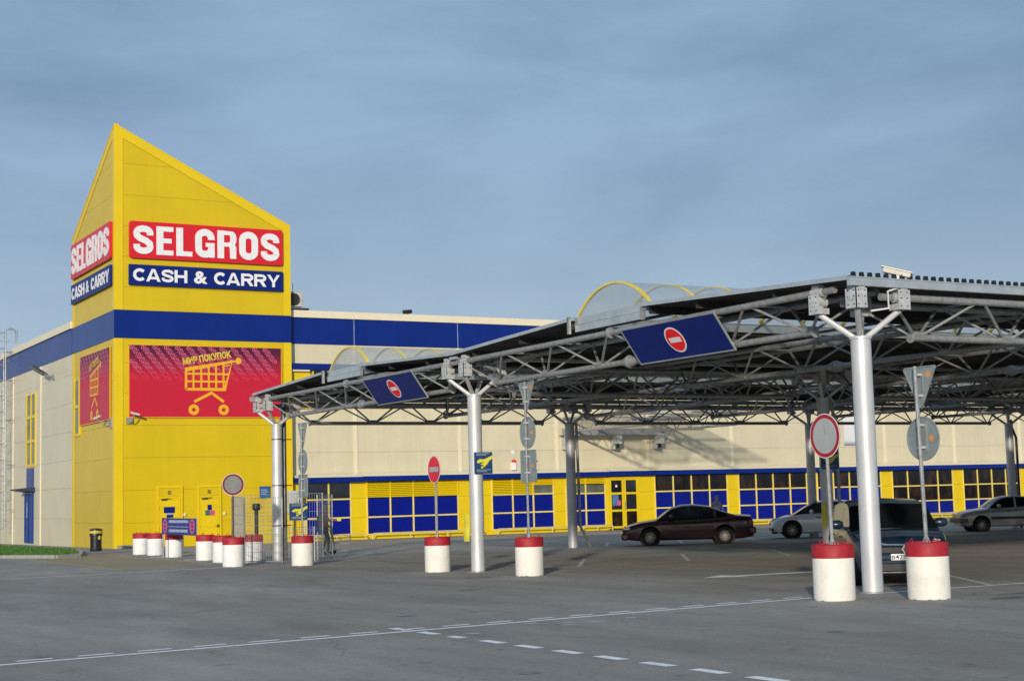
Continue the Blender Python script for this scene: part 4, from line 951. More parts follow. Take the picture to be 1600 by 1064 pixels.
for x, y in ((XC[0]-.27, YC[1]+.06), (XC[1]-.24, YC[1]-.12)):
    mb = MB(); mb.box(x-.05, y-.05, G(x, y)+.75, x+.05, y+.05, G(x, y)+1.42); mb.box(x+.04, y-.01, G(x, y)+.9, x+.16, y+.01, G(x, y)+.95); obj('guard_strip', mb, mat('lime_yellow', (.7, .62, .05), .5), CAN)
# plain white board on a pole beyond the canopy
o = thing('notice_board', 'plain white board on a tall pole beyond the canopy behind the nearest column', 'board', (47.5, 52.6, G(47.5, 52.6)))
mb = MB(); mb.box(46.95, 52.5, 3.42, 48.1, 52.54, 4.86); obj('board', mb, WHITE, o, smooth=0)
mb = MB(); mb.tube((47.75, 52.6, G(47.5, 52.6)), (47.75, 52.6, 4.8), .05, 10); obj('pole', mb, GALV, o)

# ------------------------------------------------------------------ link canopy at the shop doors
LC = thing('entrance_canopy', 'grey steel entrance canopy on wall brackets above the glazed doors', 'canopy', (49, YU, 4.6))
mb = MB(); mb.box(45.3, YU-.85, 4.92, 52.3, YU-.55, 5.30); obj('beam', mb, mat('grey_beam', (.30, .30, .31), .5, .2, var=.08), LC, smooth=0)
for x in (45.65, 49.0, 52.0):
    mb = MB(); mb.box(x-.18, YU-.95, 4.40, x+.18, YU-.5, 4.915); mb.box(x-.28, YU-.98, 4.93, x+.28, YU-.1, 4.99); mb.box(x-.05, YU-.5, 4.1, x+.05, YU-.02, 4.7); obj('wall_bracket', mb, GREYB, LC, smooth=0)
    mb = MB(); mb.box(x-.09, YU-.75, 4.15, x+.09, YU-.6, 4.40); obj('clip', mb, DARKST, LC)
for x in (46.0, 52.0):
    for y0, y1 in ((66.8, YU-.6),):
        mb = MB(); mb.tube((x, y0, 5.15), (x, y1, 5.15), .07, 8); mb.tube((x, y0, 5.85), (x, y1, 5.85), .07, 8); n = 6
        for i in range(n):
            a = y0+(y1-y0)*i/n; c = a+(y1-y0)/n; mb.tube((x, a, 5.85), (x, (a+c)/2, 5.15), .035, 6); mb.tube((x, (a+c)/2, 5.15), (x, c, 5.85), .035, 6)
        obj('truss', mb, GALV, LC)
for xa, xb in ((45.6, 48.0), (50.4, 54.2)):
    mb = MB(); mb.add([(xa, 66.6, 5.98), (xb, 66.6, 5.98), (xb, YU-.02, 5.98), (xa, YU-.02, 5.98)], [(0, 1, 2, 3)]); obj('roof_glazing', mb, VAULT, LC, smooth=0)
    for y in (66.6, 68.7, 70.8, 72.9, 74.7): mb = MB(); mb.box(xa, y, 5.88, xb, y+.08, 5.97); obj('rafter', mb, GALV, LC, smooth=0)
for y in (67, 70.4, 73.8): mb = MB(); mb.box(48.0, y, 5.89, 50.4, y+.1, 5.965); obj('rafter', mb, GALV, LC, smooth=0)
n = 11; prof = [(49.2-1.2*math.cos(math.pi*i/10), 6.05+.6*math.sin(math.pi*i/10)) for i in range(11)]
mb = MB(); mb.add([(x, 66.6, z) for x, z in prof]+[(x, YU-.02, z) for x, z in prof], [(i, i+1, n+i+1, n+i) for i in range(10)]); V = obj('vault_rooflight', mb, VAULT, LC, smooth=60)
for k in range(5):
    mb = MB(); mb.path([(x, 66.7+k*2.0, z+.01) for x, z in prof], .03, 6); obj('vault_rib', mb, RIB, V)

# ------------------------------------------------------------------ drums and road signs
def drum(x, y, label, clean=False, grp='red-topped white concrete drums'):
    g0 = G(x, y); o = thing('concrete_drum', label, 'bollard', (x, y, g0), random.uniform(0, 6), grp); r = .325
    mb = MB(); n = 40; prof = [(r*.97, .0), (r, .03), (r, .655)]
    mb.lathe(prof, (0, 0, 0), n)
    mb.v = [(a*(1+random.uniform(-.012, .004)), b_*(1+random.uniform(-.012, .004)), c if c > .01 else c+random.choice((0, 0, 0, .012))) for a, b_, c in mb.v]
    obj('drum_body', mb, CONCW if clean else CONC, o, world=False, smooth=50)
    mb = MB(); mb.lathe([(r, .655), (r+.004, .657), (r+.004, .85), (r-.012, .868), (r-.05, .872), (r-.055, .84), (0, .835)], (0, 0, 0), n)
    obj('red_band', mb, REDC, o, world=False, smooth=50)
    for k in range(3):
        a = 2.1*k+.4; mb = MB(); mb.path([(.22*math.cos(a), .22*math.sin(a), .83), (.22*math.cos(a), .22*math.sin(a), .90), (.2*math.cos(a), .2*math.sin(a)+.04, .93), (.2*math.cos(a), .2*math.sin(a)+.08, .90), (.2*math.cos(a), .2*math.sin(a)+.08, .83)], .008, 5); obj('lifting_loop', mb, DKRED, o, world=False)
    return o
drum(16.16, 18.47, 'largest concrete drum, carrying the round red-ringed sign left of the nearest column')
drum(17.23, 17.52, 'worn concrete drum right of the nearest column in front of the blue car')
drum(17.46, 30.27, 'concrete drum with grey sign backs just right of the middle silver column')
drum(17.16, 34.35, 'concrete drum under the red no entry sign')
drum(16.81, 42.60, 'cream drum in front of the wire fence under narrow sign backs')
drum(15.19, 44.10, 'clean white drum under the red-ringed sign left of the wire fence', True)
drum(16.34, 48.51, 'white drum half hidden behind the drum with the red-ringed sign', True)
drum(16.65, 51.25, 'white drum at the right end of the blue banner', True)
drum(17.18, 56.64, 'white drum at the left end of the blue banner', True)
drum(17.55, 60.37, 'second white drum from the left by the yellow tower', True)
drum(17.49, 62.25, 'leftmost white drum in front of the yellow tower', True)
drum(16.95, 47.3, 'drum seen through the left end of the wire fence', True)

def sign_post(x, y, ztop, label, tilt=0., r=.028, mt=GALV):
    o = thing('sign_post', label, 'road sign', (x, y, G(x, y)+.84))
    mb = MB(); mb.tube((0, 0, -.02), (tilt, 0, ztop), r, 10); mb.tube((0, 0, 0), (0, 0, .11), r*2.4, 8, r*1.1)
    obj('pole', mb, mt, o, world=False); return o
def disc_face(o, z, ang, kind, rad=.35, off=-.05, rx=1.0, fm=None, rm=None):
    """signs: ang turns a plate that faces -Y"""
    def MM(d): return Matrix.Rotation(ang, 4, 'Z') @ Matrix.Translation((0, d, z))
    mb = MB(); mb.ellipse(0, 0, rad, rad, MM(off), .006, 40); pl = obj('sign_plate', mb, [BACK, WHITE][0:1][0], o, world=False, smooth=0)
    if kind == 'ring':
        mb = MB(); mb.ellipse(0, 0, rad-.004, rad-.004, MM(off-.002), .002, 40); obj('sign_rim', mb, WHITE, o, world=False, smooth=0)
        mb = MB(); mb.ribbon(arc(0, 0, rad-.045, rad-.045, 0, 354, 40), .06, MM(off-.004), .002, closed=True); obj('red_ring', mb, rm or DKRED, o, world=False, smooth=0)
        mb = MB(); mb.ellipse(0, 0, rad-.075, rad-.075, MM(off-.0035), .001, 40); obj('sign_face', mb, fm or SIGNG, o, world=False, smooth=0)
    elif kind == 'noentry':
        mb = MB(); mb.ellipse(0, 0, rad-.004, rad-.004, MM(off-.002), .002, 40); obj('sign_rim', mb, WHITE, o, world=False, smooth=0)
        mb = MB(); mb.ellipse(0, 0, rad-.02, rad-.02, MM(off-.004), .002, 40); obj('sign_face', mb, mat('noentry_red', (.66, .012, .03), .4), o, world=False, smooth=0)
        mb = MB(); mb.prism([(-.25, -.06), (.25, -.06), (.25, .06), (-.25, .06)], MM(off-.006), .002); obj('white_bar', mb, SIGNG, o, world=False, smooth=0)
def back_group(o, zs, ang, sz=.36, stick=True):
    """sign backs seen from behind: triangle point down, disc, rectangle"""
    def MM(d, z): return Matrix.Rotation(ang, 4, 'Z') @ Matrix.Translation((0, d, z))
    for kind, zc, h in zs:
        mb = MB(); d0 = -.055
        if kind == 'tri': pl_ = [(-.02, zc-h/2), (.02, zc-h/2), (sz, zc+h/2-.03), (sz-.02, zc+h/2), (-sz+.02, zc+h/2), (-sz, zc+h/2-.03)]
        elif kind == 'disc': pl_ = arc(0, zc, sz, h/2, 0, 350, 35)
        else: pl_ = rrectc(sz*2, h, .04, zc)
        mb.prism(pl_, MM(d0, 0), .008)
        p = obj('sign_plate', mb, BACK, o, world=False, smooth=0, label={'tri': 'triangular sign seen from behind, point down', 'disc': 'round sign seen from behind', 'rect': 'rectangular sign seen from behind'}[kind])
        mb = MB(); k_ = .965; mb.ribbon([(a*k_, zc+(c-zc)*k_) for a, c in pl_], .016, MM(d0+.008, 0), .012, closed=True); obj('folded_rim', mb, GALV, p, world=False, smooth=0)
        mb = MB(); mb.prism([(-.10, zc-h*.30), (-.055, zc-h*.30), (-.055, zc+h*.40), (-.10, zc+h*.40)], MM(d0+.009, 0), .012) if kind != 'tri' else mb.prism([(-.06, zc-h*.1), (-.04, zc-h*.1), (-.04, zc+h*.40), (-.06, zc+h*.40)], MM(d0+.009, 0), .012); obj('back_rail', mb, GALV, p, world=False, smooth=0)
        for zz in (zc+h*.3, zc-h*.2): mb = MB(); mb.box(-.05, d0+.01, -.018, .05, .035, .018); mb.xf(MM(0, zz)); obj('clamp', mb, PLATE, p, world=False, smooth=0)
        if stick:
            mb = MB(); dz = h*.3 if kind == 'tri' else 0; mb.ellipse(-sz*.52, zc+dz, .05, .055, MM(d0+.009, 0), .002, 12); obj('sticker', mb, SPOT, p, world=False, smooth=0)
def rrectc(w_, h_, r, zc): return [(x-w_/2, z-h_/2+zc) for x, z in rrect(w_, h_, r)]
FX = R(-90)      # plate facing -X ; R(90) faces +X
def rel(x, y, z): return z-(G(x, y)+.84)
x, y = 16.16, 18.47; o = sign_post(x, y, rel(x, y, 2.6), 'round sign with a red ring on a pole in the largest drum', -.03); disc_face(o, rel(x, y, 2.41), FX, 'ring', .355)
x, y = 15.19, 44.10; o = sign_post(x, y, rel(x, y, 2.2), 'round grey-white sign with a dark red ring before the yellow tower', mt=mat('brown_pole', (.10, .05, .03), .6)); disc_face(o, rel(x, y, 2.14), R(-12), 'ring', .335, fm=mat('shaded_sign_face', (.20, .21, .205), .4), rm=mat('shaded_red_ring', (.20, .006, .015), .45))  # this sign's shade is painted in: darker copies of the face and ring colours
x, y = 17.16, 34.35; o = sign_post(x, y, rel(x, y, 2.5), 'red no entry sign on a pole in front of the blue panelled windows'); disc_face(o, rel(x, y, 2.3), FX, 'noentry', .35)
x, y = 17.23, 17.52; o = sign_post(x, y, rel(x, y, 3.45), 'pole with a triangular and a round sign back in the drum by the blue car', -.05, .032); back_group(o, [('tri', rel(x, y, 3.12), .66), ('disc', rel(x, y, 2.32), .70)], R(90), .35)
x, y = 17.46, 30.27; o = sign_post(x, y, rel(x, y, 4.2), 'pole with three grey sign backs just right of the middle column'); back_group(o, [('tri', rel(x, y, 3.87), .66), ('disc', rel(x, y, 3.03), .74), ('rect', rel(x, y, 2.26), .74)], R(90), .36)
x, y = 16.81, 42.60; o = sign_post(x, y, rel(x, y, 3.9), 'pole with three narrow grey sign backs beside the corner column'); back_group(o, [('tri', rel(x, y, 3.53), .78), ('disc', rel(x, y, 2.76), .74), ('rect', rel(x, y, 2.04), .68)], R(90), .36, False)
# blue banner strung between two drums
x, ya, yb = 16.55, 52.0, 56.1
o = thing('banner', 'blue banner with pink medallions hung between two white drums', 'banner', (x, (ya+yb)/2, G(x, 54)))
hb0, hb1 = .50, 1.10
M = Mleft(x, yb, 0); Wb = yb-ya
mb = MB(); mb.prism([(0, hb0), (Wb, hb0-.02), (Wb, hb1-.02), (0, hb1)], M, .02); obj('cloth', mb, mat('banner_blue', (.025, .04, .22), .6), o, smooth=0)
for q in (.42, Wb-.42):
    mb = MB(); mb.ellipse(q, (hb0+hb1)/2, .3, .27, M @ Matrix.Translation((0, -.003, 0)), .002); obj('medallion', mb, PINK, o, smooth=0)
    mb = MB(); 
    for dz in (-.13, 0, .13): mb.ellipse(q, (hb0+hb1)/2+dz, .1, .035, M @ Matrix.Translation((0, -.006, 0)), .002)
    obj('medallion_print', mb, BLUES, o, smooth=0)
mb = MB(); random.seed(3)
for z in (.92, .585):
    q = .9
    while q < Wb-.95:
        wch = random.uniform(.09, .16); mb.prism([(q, z), (q+wch, z), (q+wch, z+.1), (q, z+.1)], M @ Matrix.Translation((0, -.003, 0)), .002); q += wch+.035
mb.prism([(.85, .775), (Wb-.9, .77), (Wb-.9, .79), (.85, .795)], M @ Matrix.Translation((0, -.003, 0)), .002)
obj('banner_print', mb, mat('pale_blue_print', (.42, .47, .62), .5), o, smooth=0, kind='stuff')
for q in (.03, Wb-.03):
    mb = MB(); mb.tube(tuple(M @ Vector((q, .04, G(x, 54)))), tuple(M @ Vector((q, .04, 1.12))), .02, 8); mb.tube(tuple(M @ Vector((q, .04, G(x, 54)+.02))), tuple(M @ Vector((q-.1, -.4, G(x, 54)+.02))), .02, 8); obj('stand_leg', mb, GALV, o)

# litter bin
o = thing('litter_bin', 'black litter bin with a yellow band against the tower left face', 'bin', (17.75, 70.6, G(17.75, 70.6)+.03))
mb = MB(); mb.lathe([(.26, 0), (.27, .02), (.27, .12), (.255, .14), (.255, .66), (.29, .68), (.29, .95), (.27, 1.0), (.12, 1.03), (0, 1.03)], (0, 0, 0), 28); obj('bin_body', mb, BLACK, o, world=False)
mb = MB(); mb.lathe([(.296, .80), (.298, .80), (.298, .92), (.296, .92)], (0, 0, 0), 28); obj('yellow_band', mb, mat('bin_label', (.55, .42, .06), .5), o, world=False)
mb = MB(); mb.box(.03, -.272, .52, .13, -.25, .70); obj('label_plate', mb, mat('bin_label', (.55, .42, .06), .5), o, world=False)
mb = MB()
for z in (.2, .3, .4, .5): mb.lathe([(.256, z), (.264, z+.01), (.256, z+.02)], (0, 0, 0), 28)
obj('ribs', mb, BLACK, o, world=False)

# ------------------------------------------------------------------ trolley enclosure of wire mesh
WIRE = mat('galvanised_wire', (.36, .38, .38), .5, .5)
def mesh_panel(x0, y0, x1, y1, h, label, z0=.06, pitch=.085):
    g0 = G((x0+x1)/2, (y0+y1)/2); o = thing('wire_fence', label, 'fence', ((x0+x1)/2, (y0+y1)/2, g0), group='wire mesh panels of the trolley bay')
    a, c = Vector((x0, y0, g0)), Vector((x1, y1, g0)); d = c-a; L = d.length; u = d/L; n = int(L/pitch)
    q = MB()
    for i in range(n+1):
        p = a+u*(L*i/n); q.tube(p+Vector((0, 0, z0)), p+Vector((0, 0, h)), .0045, 4, caps=False)
    obj('vertical_wires', q, WIRE, o, smooth=0, kind='stuff')
    for k in range(8):
        z = z0+(h-z0)*k/7*.995; q = MB(); q.tube(a+Vector((0, 0, z)), c+Vector((0, 0, z)), .007 if k else .02, 6); obj('horizontal_wire', q, WIRE, o)
    for p in (a, c):
        q = MB(); q.tube(p, p+Vector((0, 0, h)), .028, 8); q.box(p.x-.07, p.y-.07, g0, p.x+.07, p.y+.07, g0+.015); obj('post', q, GALV, o)
mesh_panel(16.35, 46.4, 17.05, 44.9, 2.05, 'short wire mesh panel at the left end of the trolley bay')
mesh_panel(17.05, 44.9, 18.3, 45.35, 1.1, 'low front wire mesh panel of the trolley bay behind the cream drum')
mesh_panel(17.05, 49.6, 20.0, 48.8, 2.2, 'tall rear wire mesh panel of the trolley bay')
mesh_panel(18.81, 46.33, 19.82, 47.52, 2.12, 'wire mesh panel at the right end of the trolley bay', pitch=.07)
mesh_panel(16.35, 46.4, 17.05, 49.6, 2.12, 'left side wire mesh panel of the trolley bay')
o = thing('lamp_post', 'slim black post with a wider head inside the trolley bay', 'post', (17.3, 47.9, G(17.3, 47.9)))
mb = MB(); mb.tube((0, 0, 0), (0, 0, 1.75), .065, 14); obj('shaft', mb, BLACK, o, world=False)
mb = MB(); mb.lathe([(.0, 1.66), (.12, 1.67), (.13, 1.70), (.13, 1.84), (.11, 1.88), (0, 1.89)], (0, 0, 0), 16); obj('head', mb, BLACK, o, world=False)
o = hand_sign('fence_sign', 'blue sign with a yellow hand on the trolley bay fence', 17.62, 44.95, 1.00, .60, .52)
for q in (-.22, .22): mb = MB(); mb.tube((q, .02, -1.3), (q, .02, .1), .016, 6); obj('leg', mb, GALV, o, world=False)

# ------------------------------------------------------------------ people
SKIN = mat('skin', (.45, .25, .18), .6)
def person(x, y, rz, label, shirt, trousers, hair, arm_out=True, walk=.12):
    o = thing('person', label, 'person', (x, y, G(x, y)), rz)
    J = {'pel': (0, 0, .95, .15, .11), 'sp': (0, .01, 1.15, .15, .10), 'ch': (0, .02, 1.36, .175, .11), 'nk': (0, .01, 1.50, .06, .06), 'hd': (0, -.02, 1.60, .08, .09), 'ht': (0, -.01, 1.72, .075, .085),
         'hl': (.10, 0, .90, .09, .09), 'kl': (.11, -walk, .50, .06, .06), 'al': (.11, -walk*.6, .09, .042, .042), 'tl': (.12, -walk*.6-.19, .035, .04, .03),
         'hr': (-.10, 0, .90, .09, .09), 'kr': (-.11, .02, .50, .06, .06), 'ar': (-.11, walk+.05, .10, .042, .042), 'tr': (-.12, walk-.13, .035, .04, .03),
         'sl': (.19, .02, 1.42, .06, .06), 'el': (.27, 0, 1.16, .045, .045), 'wl': (.25, -.18, .98, .03, .03),
         'sr': (-.19, .02, 1.42, .06, .06), 'er': (-.29, -.08, 1.22, .045, .045), 'wr': (-.34, -.34, 1.24, .03, .03)}
    if not arm_out: J['er'] = (-.27, .04, 1.16, .045, .045); J['wr'] = (-.26, -.10, .95, .03, .03)
    E_ = [('pel', 'sp'), ('sp', 'ch'), ('ch', 'nk'), ('nk', 'hd'), ('hd', 'ht'), ('pel', 'hl'), ('hl', 'kl'), ('kl', 'al'), ('al', 'tl'), ('pel', 'hr'), ('hr', 'kr'), ('kr', 'ar'), ('ar', 'tr'),
          ('ch', 'sl'), ('sl', 'el'), ('el', 'wl'), ('ch', 'sr'), ('sr', 'er'), ('er', 'wr')]
    K = list(J); me = bpy.data.meshes.new('body'); me.from_pydata([J[k][:3] for k in K], [(K.index(a), K.index(c)) for a, c in E_], [])
    ob = bpy.data.objects.new('body', me); COL.objects.link(ob); ob.parent = o
    sk = ob.modifiers.new('skin', 'SKIN'); sk.use_smooth_shade = True
    for i, k in enumerate(K):
        v = me.skin_vertices[0].data[i]; v.radius = J[k][3:]; v.use_root = (k == 'pel')
    su = ob.modifiers.new('sub', 'SUBSURF'); su.levels = 2; su.render_levels = 2
    dg = bpy.context.evaluated_depsgraph_get(); m2 = bpy.data.meshes.new_from_object(ob.evaluated_get(dg)); ob.modifiers.clear(); ob.data = m2; m2.materials.clear()
    for q in (shirt, trousers, SKIN, BLACK): m2.materials.append(q)
    for p in m2.polygons:
        c = p.center; z = c.z
        if z > 1.475 and abs(c.x) < .12: p.material_index = 2
        elif z < .11: p.material_index = 3
        elif z < .97 and abs(c.x) < .22: p.material_index = 1
        else: p.material_index = 0
    for hx, k in ((1, 'wl'), (-1, 'wr')):
        wx, wy, wz = J[k][:3]; mb = MB()
        dirv = Vector((0, -1, .1 if k == 'wr' and arm_out else -.8)).normalized(); side = Vector((1, 0, 0)); base = Vector((wx, wy, wz))
        mb.tube(base, base+dirv*.09, .032, 8, .038)
        for fi, fl in enumerate((.062, .075, .07, .055)):
            st = base+dirv*.085+side*(fi-1.5)*.019; mid = st+dirv*fl*.55; mb.path([st, mid, mid+dirv*fl*.4+Vector((0, 0, -.02))], .0095, 6)
        st = base+dirv*.03-side*hx*.03; mb.path([st, st+dirv*.04-side*hx*.025, st+dirv*.075-side*hx*.02], .011, 6); obj('hand', mb, SKIN, o, world=False)
    mb = MB(); mb.lathe([(.088, 1.64), (.098, 1.69), (.088, 1.75), (.05, 1.79), (0, 1.80)], (0, .01, 0), 14); obj('hair', mb, hair, o, world=False)
    mb = MB(); mb.tube((0, -.10, 1.63), (0, -.125, 1.615), .014, 6); obj('nose', mb, SKIN, o, world=False)
    return o
dk = mat('dark_jacket', (.035, .035, .04), .8, var=.2, scale=12); dt = mat('dark_trousers', (.03, .03, .03), .85); gh = mat('grey_hair', (.18, .17, .16), .8); pr_ = mat('red_checked_shirt', (.32, .09, .08), .8, var=.3, scale=16)
o = person(21.4, 51.9, R(75), 'person in dark clothes and a reddish top standing behind the wire mesh fence', pr_, dt, gh)
mb = MB(); mb.box(-.15, .10, 1.0, .15, .26, 1.45); obj('rucksack', mb, dk, o, world=False, bevel=.04)
mb = MB(); mb.box(-.42, -.50, 1.20, -.30, -.36, 1.34); tag(obj('folded_leaflet', mb, YHAND, bevel=.01), 'small yellow packet held out in the hand of the person by the fence', 'packet'); pk = bpy.data.objects['folded_leaflet']; pk.location = o.location; pk.rotation_euler = o.rotation_euler; pk.name = 'yellow_packet'
person(42.25, 56.0, R(-20), 'person in grey clothes seen over the roof of the maroon sedan', mat('grey_coat', (.22, .20, .24), .85, var=.2, scale=10), dt, gh, False)
o = thing('shopping_trolley', 'small dark wheeled trolley beside the person behind the fence', 'trolley', (22.2, 52.3, G(22.2, 52.3)), R(60))
mb = MB()
for z in (.35, .5, .65): mb.path([(-.2, -.3, z), (.2, -.3, z), (.25, .35, z+.05), (-.25, .35, z+.05)], .008, 5, True)
for i in range(6):
    xx = -.2+.08*i; mb.path([(xx, -.3, .65), (xx, -.3, .35), (xx*1.2, .35, .38), (xx*1.2, .35, .7)], .005, 4)
obj('basket', mb, GALV, o, world=False)
mb = MB(); mb.path([(-.2, -.25, .1), (-.22, .3, .14), (-.24, .38, .75), (-.22, .5, .98), (.22, .5, .98), (.24, .38, .75), (.22, .3, .14), (.2, -.25, .1)], .014, 6); obj('frame', mb, GALV, o, world=False)
for xx, yy in ((-.2, -.25), (.2, -.25), (-.22, .3), (.22, .3)): mb = MB(); mb.lathe([(.0, -.015), (.055, -.015), (.06, 0), (.055, .015), (0, .015)], (xx, yy, .06), 12, 'x'); obj('wheel', mb, BLACK, o, world=False)

# ------------------------------------------------------------------ cars
CARGLASS = mat('car_glass', (.008, .009, .010), .10, var=.1, spec=.35)
LENS = mat('headlight_lens', (.62, .65, .68), .12, .3, var=.1, scale=20)
CHROME = mat('chrome', (.75, .76, .78), .15, .95, var=.02)
RIM = mat('alloy_rim', (.36, .35, .32), .35, .7, var=.05)
TAIL = mat('tail_lens', (.30, .02, .02), .2)
AMBER = mat('amber_lens', (.55, .16, .03), .25)
DARKTRIM = mat('dark_car_trim', (.02, .02, .021), .55)
def interp(P, x):
    if x <= P[0][0]: return P[0][1]
    for (a, za), (c, zc) in zip(P, P[1:]):
        if x <= c: t = (x-a)/(c-a) if c > a else 0; t2 = t*t*(3-2*t)*.35+t*.65; return za+(zc-za)*t2
    return P[-1][1]
def wheel(o, x, y, r, side, spokes=10, rimm=RIM, rr=.66):
    s = side; mb = MB(); w2 = .1
    mb.lathe([(r*rr, -w2), (r*.86, -w2*1.05), (r*.97, -w2*.85), (r, -w2*.5), (r, w2*.5), (r*.97, w2*.85), (r*.86, w2*1.05), (r*rr, w2)], (x, y, r), 32, 'y'); wh = obj('wheel', mb, RUBBER, o, world=False)
    f0 = y+s*w2*.85; mb = MB()
    mb.lathe([(r*rr, s*.0), (r*rr*.93, s*.012), (r*rr*.88, -s*.03), (r*rr*.85, -s*.06)], (x, f0, r), 32, 'y')
    mb.lathe([(0, s*.004), (.055, s*.0), (.065, -s*.02)], (x, f0, r), 16, 'y')
    for i in range(spokes):
        a = 2*math.pi*i/spokes; c, sn = math.cos(a), math.sin(a); q = MB(); q.box(.04, -.011 if spokes > 7 else -.024, -.02, r*rr*.92, .011 if spokes > 7 else .024, .006)
        q.v = [(x+px*c-py*sn, f0+s*pz, r+px*sn+py*c) for px, py, pz in q.v]; mb.add(q.v, q.f)
    obj('rim', mb, rimm, wh, world=False)
    mb = MB(); mb.lathe([(0, -s*.055), (r*rr*.9, -s*.055)], (x, f0, r), 24, 'y'); obj('brake_disc', mb, DARKST, wh, world=False)
def car(name, label, loc, heading, L, W, H, hood, roof, wf, wr, rw, paint, pillars, side0, side1, ws, rs, spokes=10, zlow=.2, cladding=None, handles=(), rimm=RIM, roofw=.76, cat='car', rr=.66):
    """x forward. hood: belt/hood/deck heights along x. roof: greenhouse heights. ws: x where the windscreen meets the roof, rs: same at the rear"""
    o = thing(name, label, cat, loc, heading); hl = L/2; Ra = rw+.065
    xs = set([round(-hl+L*i/64, 4) for i in range(65)]); xs |= {round(p[0], 4) for p in roof} | {round(p, 4) for q in pillars for p in q} | {round(side0, 4), round(side1, 4), round(ws, 4), round(rs, 4)}
    for xw in (wf, wr): xs |= {round(xw+Ra*math.cos(math.pi*i/12), 4) for i in range(13)}
    xs = sorted(xs); xs = [x for i, x in enumerate(xs) if i == 0 or x-xs[i-1] > .006 or True]
    xr0, xf0 = roof[0][0], roof[-1][0]; sec = []
    for x in xs:
        u = abs(x)/hl; w2 = W/2*(1-.17*max(0, (u-.45)/.55)**2.6-.05*max(0, (u-.93)/.07)**2)
        zt = interp(hood, x); zl = zlow+.07*max(0, (u-.8)/.2)
        cab = xr0 < x < xf0; zr_ = interp(roof, x) if cab else zt
        k = 0 if not cab else min(1, max(0, (zr_-zt)/(H-interp(hood, 0))))
        z1, z2 = zl, zl+.07; z3 = zl+(zt-zl)*.42; z4 = zl+(zt-zl)*.74; z5 = zt-.045
        arch = 0
        for xw in (wf, wr):
            d = abs(x-xw)
            if d < Ra: arch = max(arch, rw+math.sqrt(Ra*Ra-d*d))
        if arch: z1 = max(z1, arch); z2 = max(z2, arch+.006); z3 = max(z3, arch+.03); z4 = max(z4, z3+.03)
        if cab and k > .02:
            wrf = w2*(.93-(.93-roofw)*k)
            top = [(w2*.925, zt+.012), (wrf, zr_-.045*k), (wrf*.90, zr_-.008*k), (0, zr_+.025*k)]
        else: top = [(w2*.84, zt+.012), (w2*.68, zt+.03), (w2*.5, zt+.042), (0, zt+.052)]
        fl = .985
        sec.append([(0, zl), (w2*.86, z1), (w2*.965, z2), (w2*1.0, z3), (w2*.998, z4), (w2*.975, z5), (w2*.935, zt)]+top)
    np_ = 11; parts = {'body': MB(), 'glassL': MB(), 'glassR': MB(), 'ws': MB(), 'rw': MB(), 'under': MB()}
    def put(mb, i, k, s):
        a, c = sec[i], sec[i+1]
        P = [(xs[i], s*a[k][0], a[k][1]), (xs[i+1], s*c[k][0], c[k][1]), (xs[i+1], s*c[k+1][0], c[k+1][1]), (xs[i], s*a[k+1][0], a[k+1][1])]
        mb.add(P, [(0, 1, 2, 3) if s < 0 else (3, 2, 1, 0)])
    def inpil(xm): return any(a <= xm <= c for a, c in pillars)
    for i in range(len(xs)-1):
        xm = (xs[i]+xs[i+1])/2
        for k in range(10):
            for s in (-1, 1):
                t = 'body'
                if k == 0: t = 'under'
                elif k == 7 and side0 < xm < side1 and not inpil(xm): t = 'glassL' if s > 0 else 'glassR'
                elif k == 9 and ws < xm < xf0-.03: t = 'ws'
                elif k == 9 and xr0+.03 < xm < rs: t = 'rw'
                elif k in (8,) and (ws < xm < xf0-.03 or xr0+.03 < xm < rs) : t = 'ws' if xm > 0 else 'rw'
                put(parts[t], i, k, s)
    # end caps
    for i, fl in ((0, 1), (len(xs)-1, -1)):
        P = [(xs[i], y, z) for y, z in sec[i]]+[(xs[i], -y, z) for y, z in sec[i][-2:0:-1]]
        parts['body'].add(P, [tuple(range(len(P))) if fl > 0 else tuple(range(len(P)-1, -1, -1))])
    def weld(mb):
        d = {}; nv = []; mp_ = []
        for v in mb.v:
            key = (round(v[0], 4), round(v[1], 4), round(v[2], 4))
            if key not in d: d[key] = len(nv); nv.append(v)
            mp_.append(d[key])
        mb.v = nv; mb.f = [[mp_[i] for i in q] for q in mb.f]; F2 = []
        for q in mb.f:
            r = [q[i] for i in range(len(q)) if q[i] != q[i-1]]
            F2.append(r)
        mb.f = [q for q in F2 if len(q) > 2]; mb.mi = [0]*len(mb.f); return mb
    obj('body', weld(parts['body']), paint, o, world=False, smooth=32)
    obj('underbody', weld(parts['under']), BLACK, o, world=False)
    for nme, key in (('side_window', 'glassL'), ('side_window', 'glassR'), ('windscreen', 'ws'), ('rear_window', 'rw')):
        if parts[key].v: obj(nme, weld(parts[key]), CARGLASS, o, world=False, smooth=40)
    # dark inner wheel wells
    for xw in (wf, wr):
        for s in (-1, 1):
            mb = MB(); mb.lathe([(Ra*.99, s*.0), (Ra*.99, -s*.22), (0, -s*.22)], (xw, s*(W/2-.03), rw), 24, 'y'); obj('wheel_well', mb, BLACK, o, world=False)
            wheel(o, xw, s*(W/2-.12), rw, s, spokes, rimm, rr)
    w0 = W/2
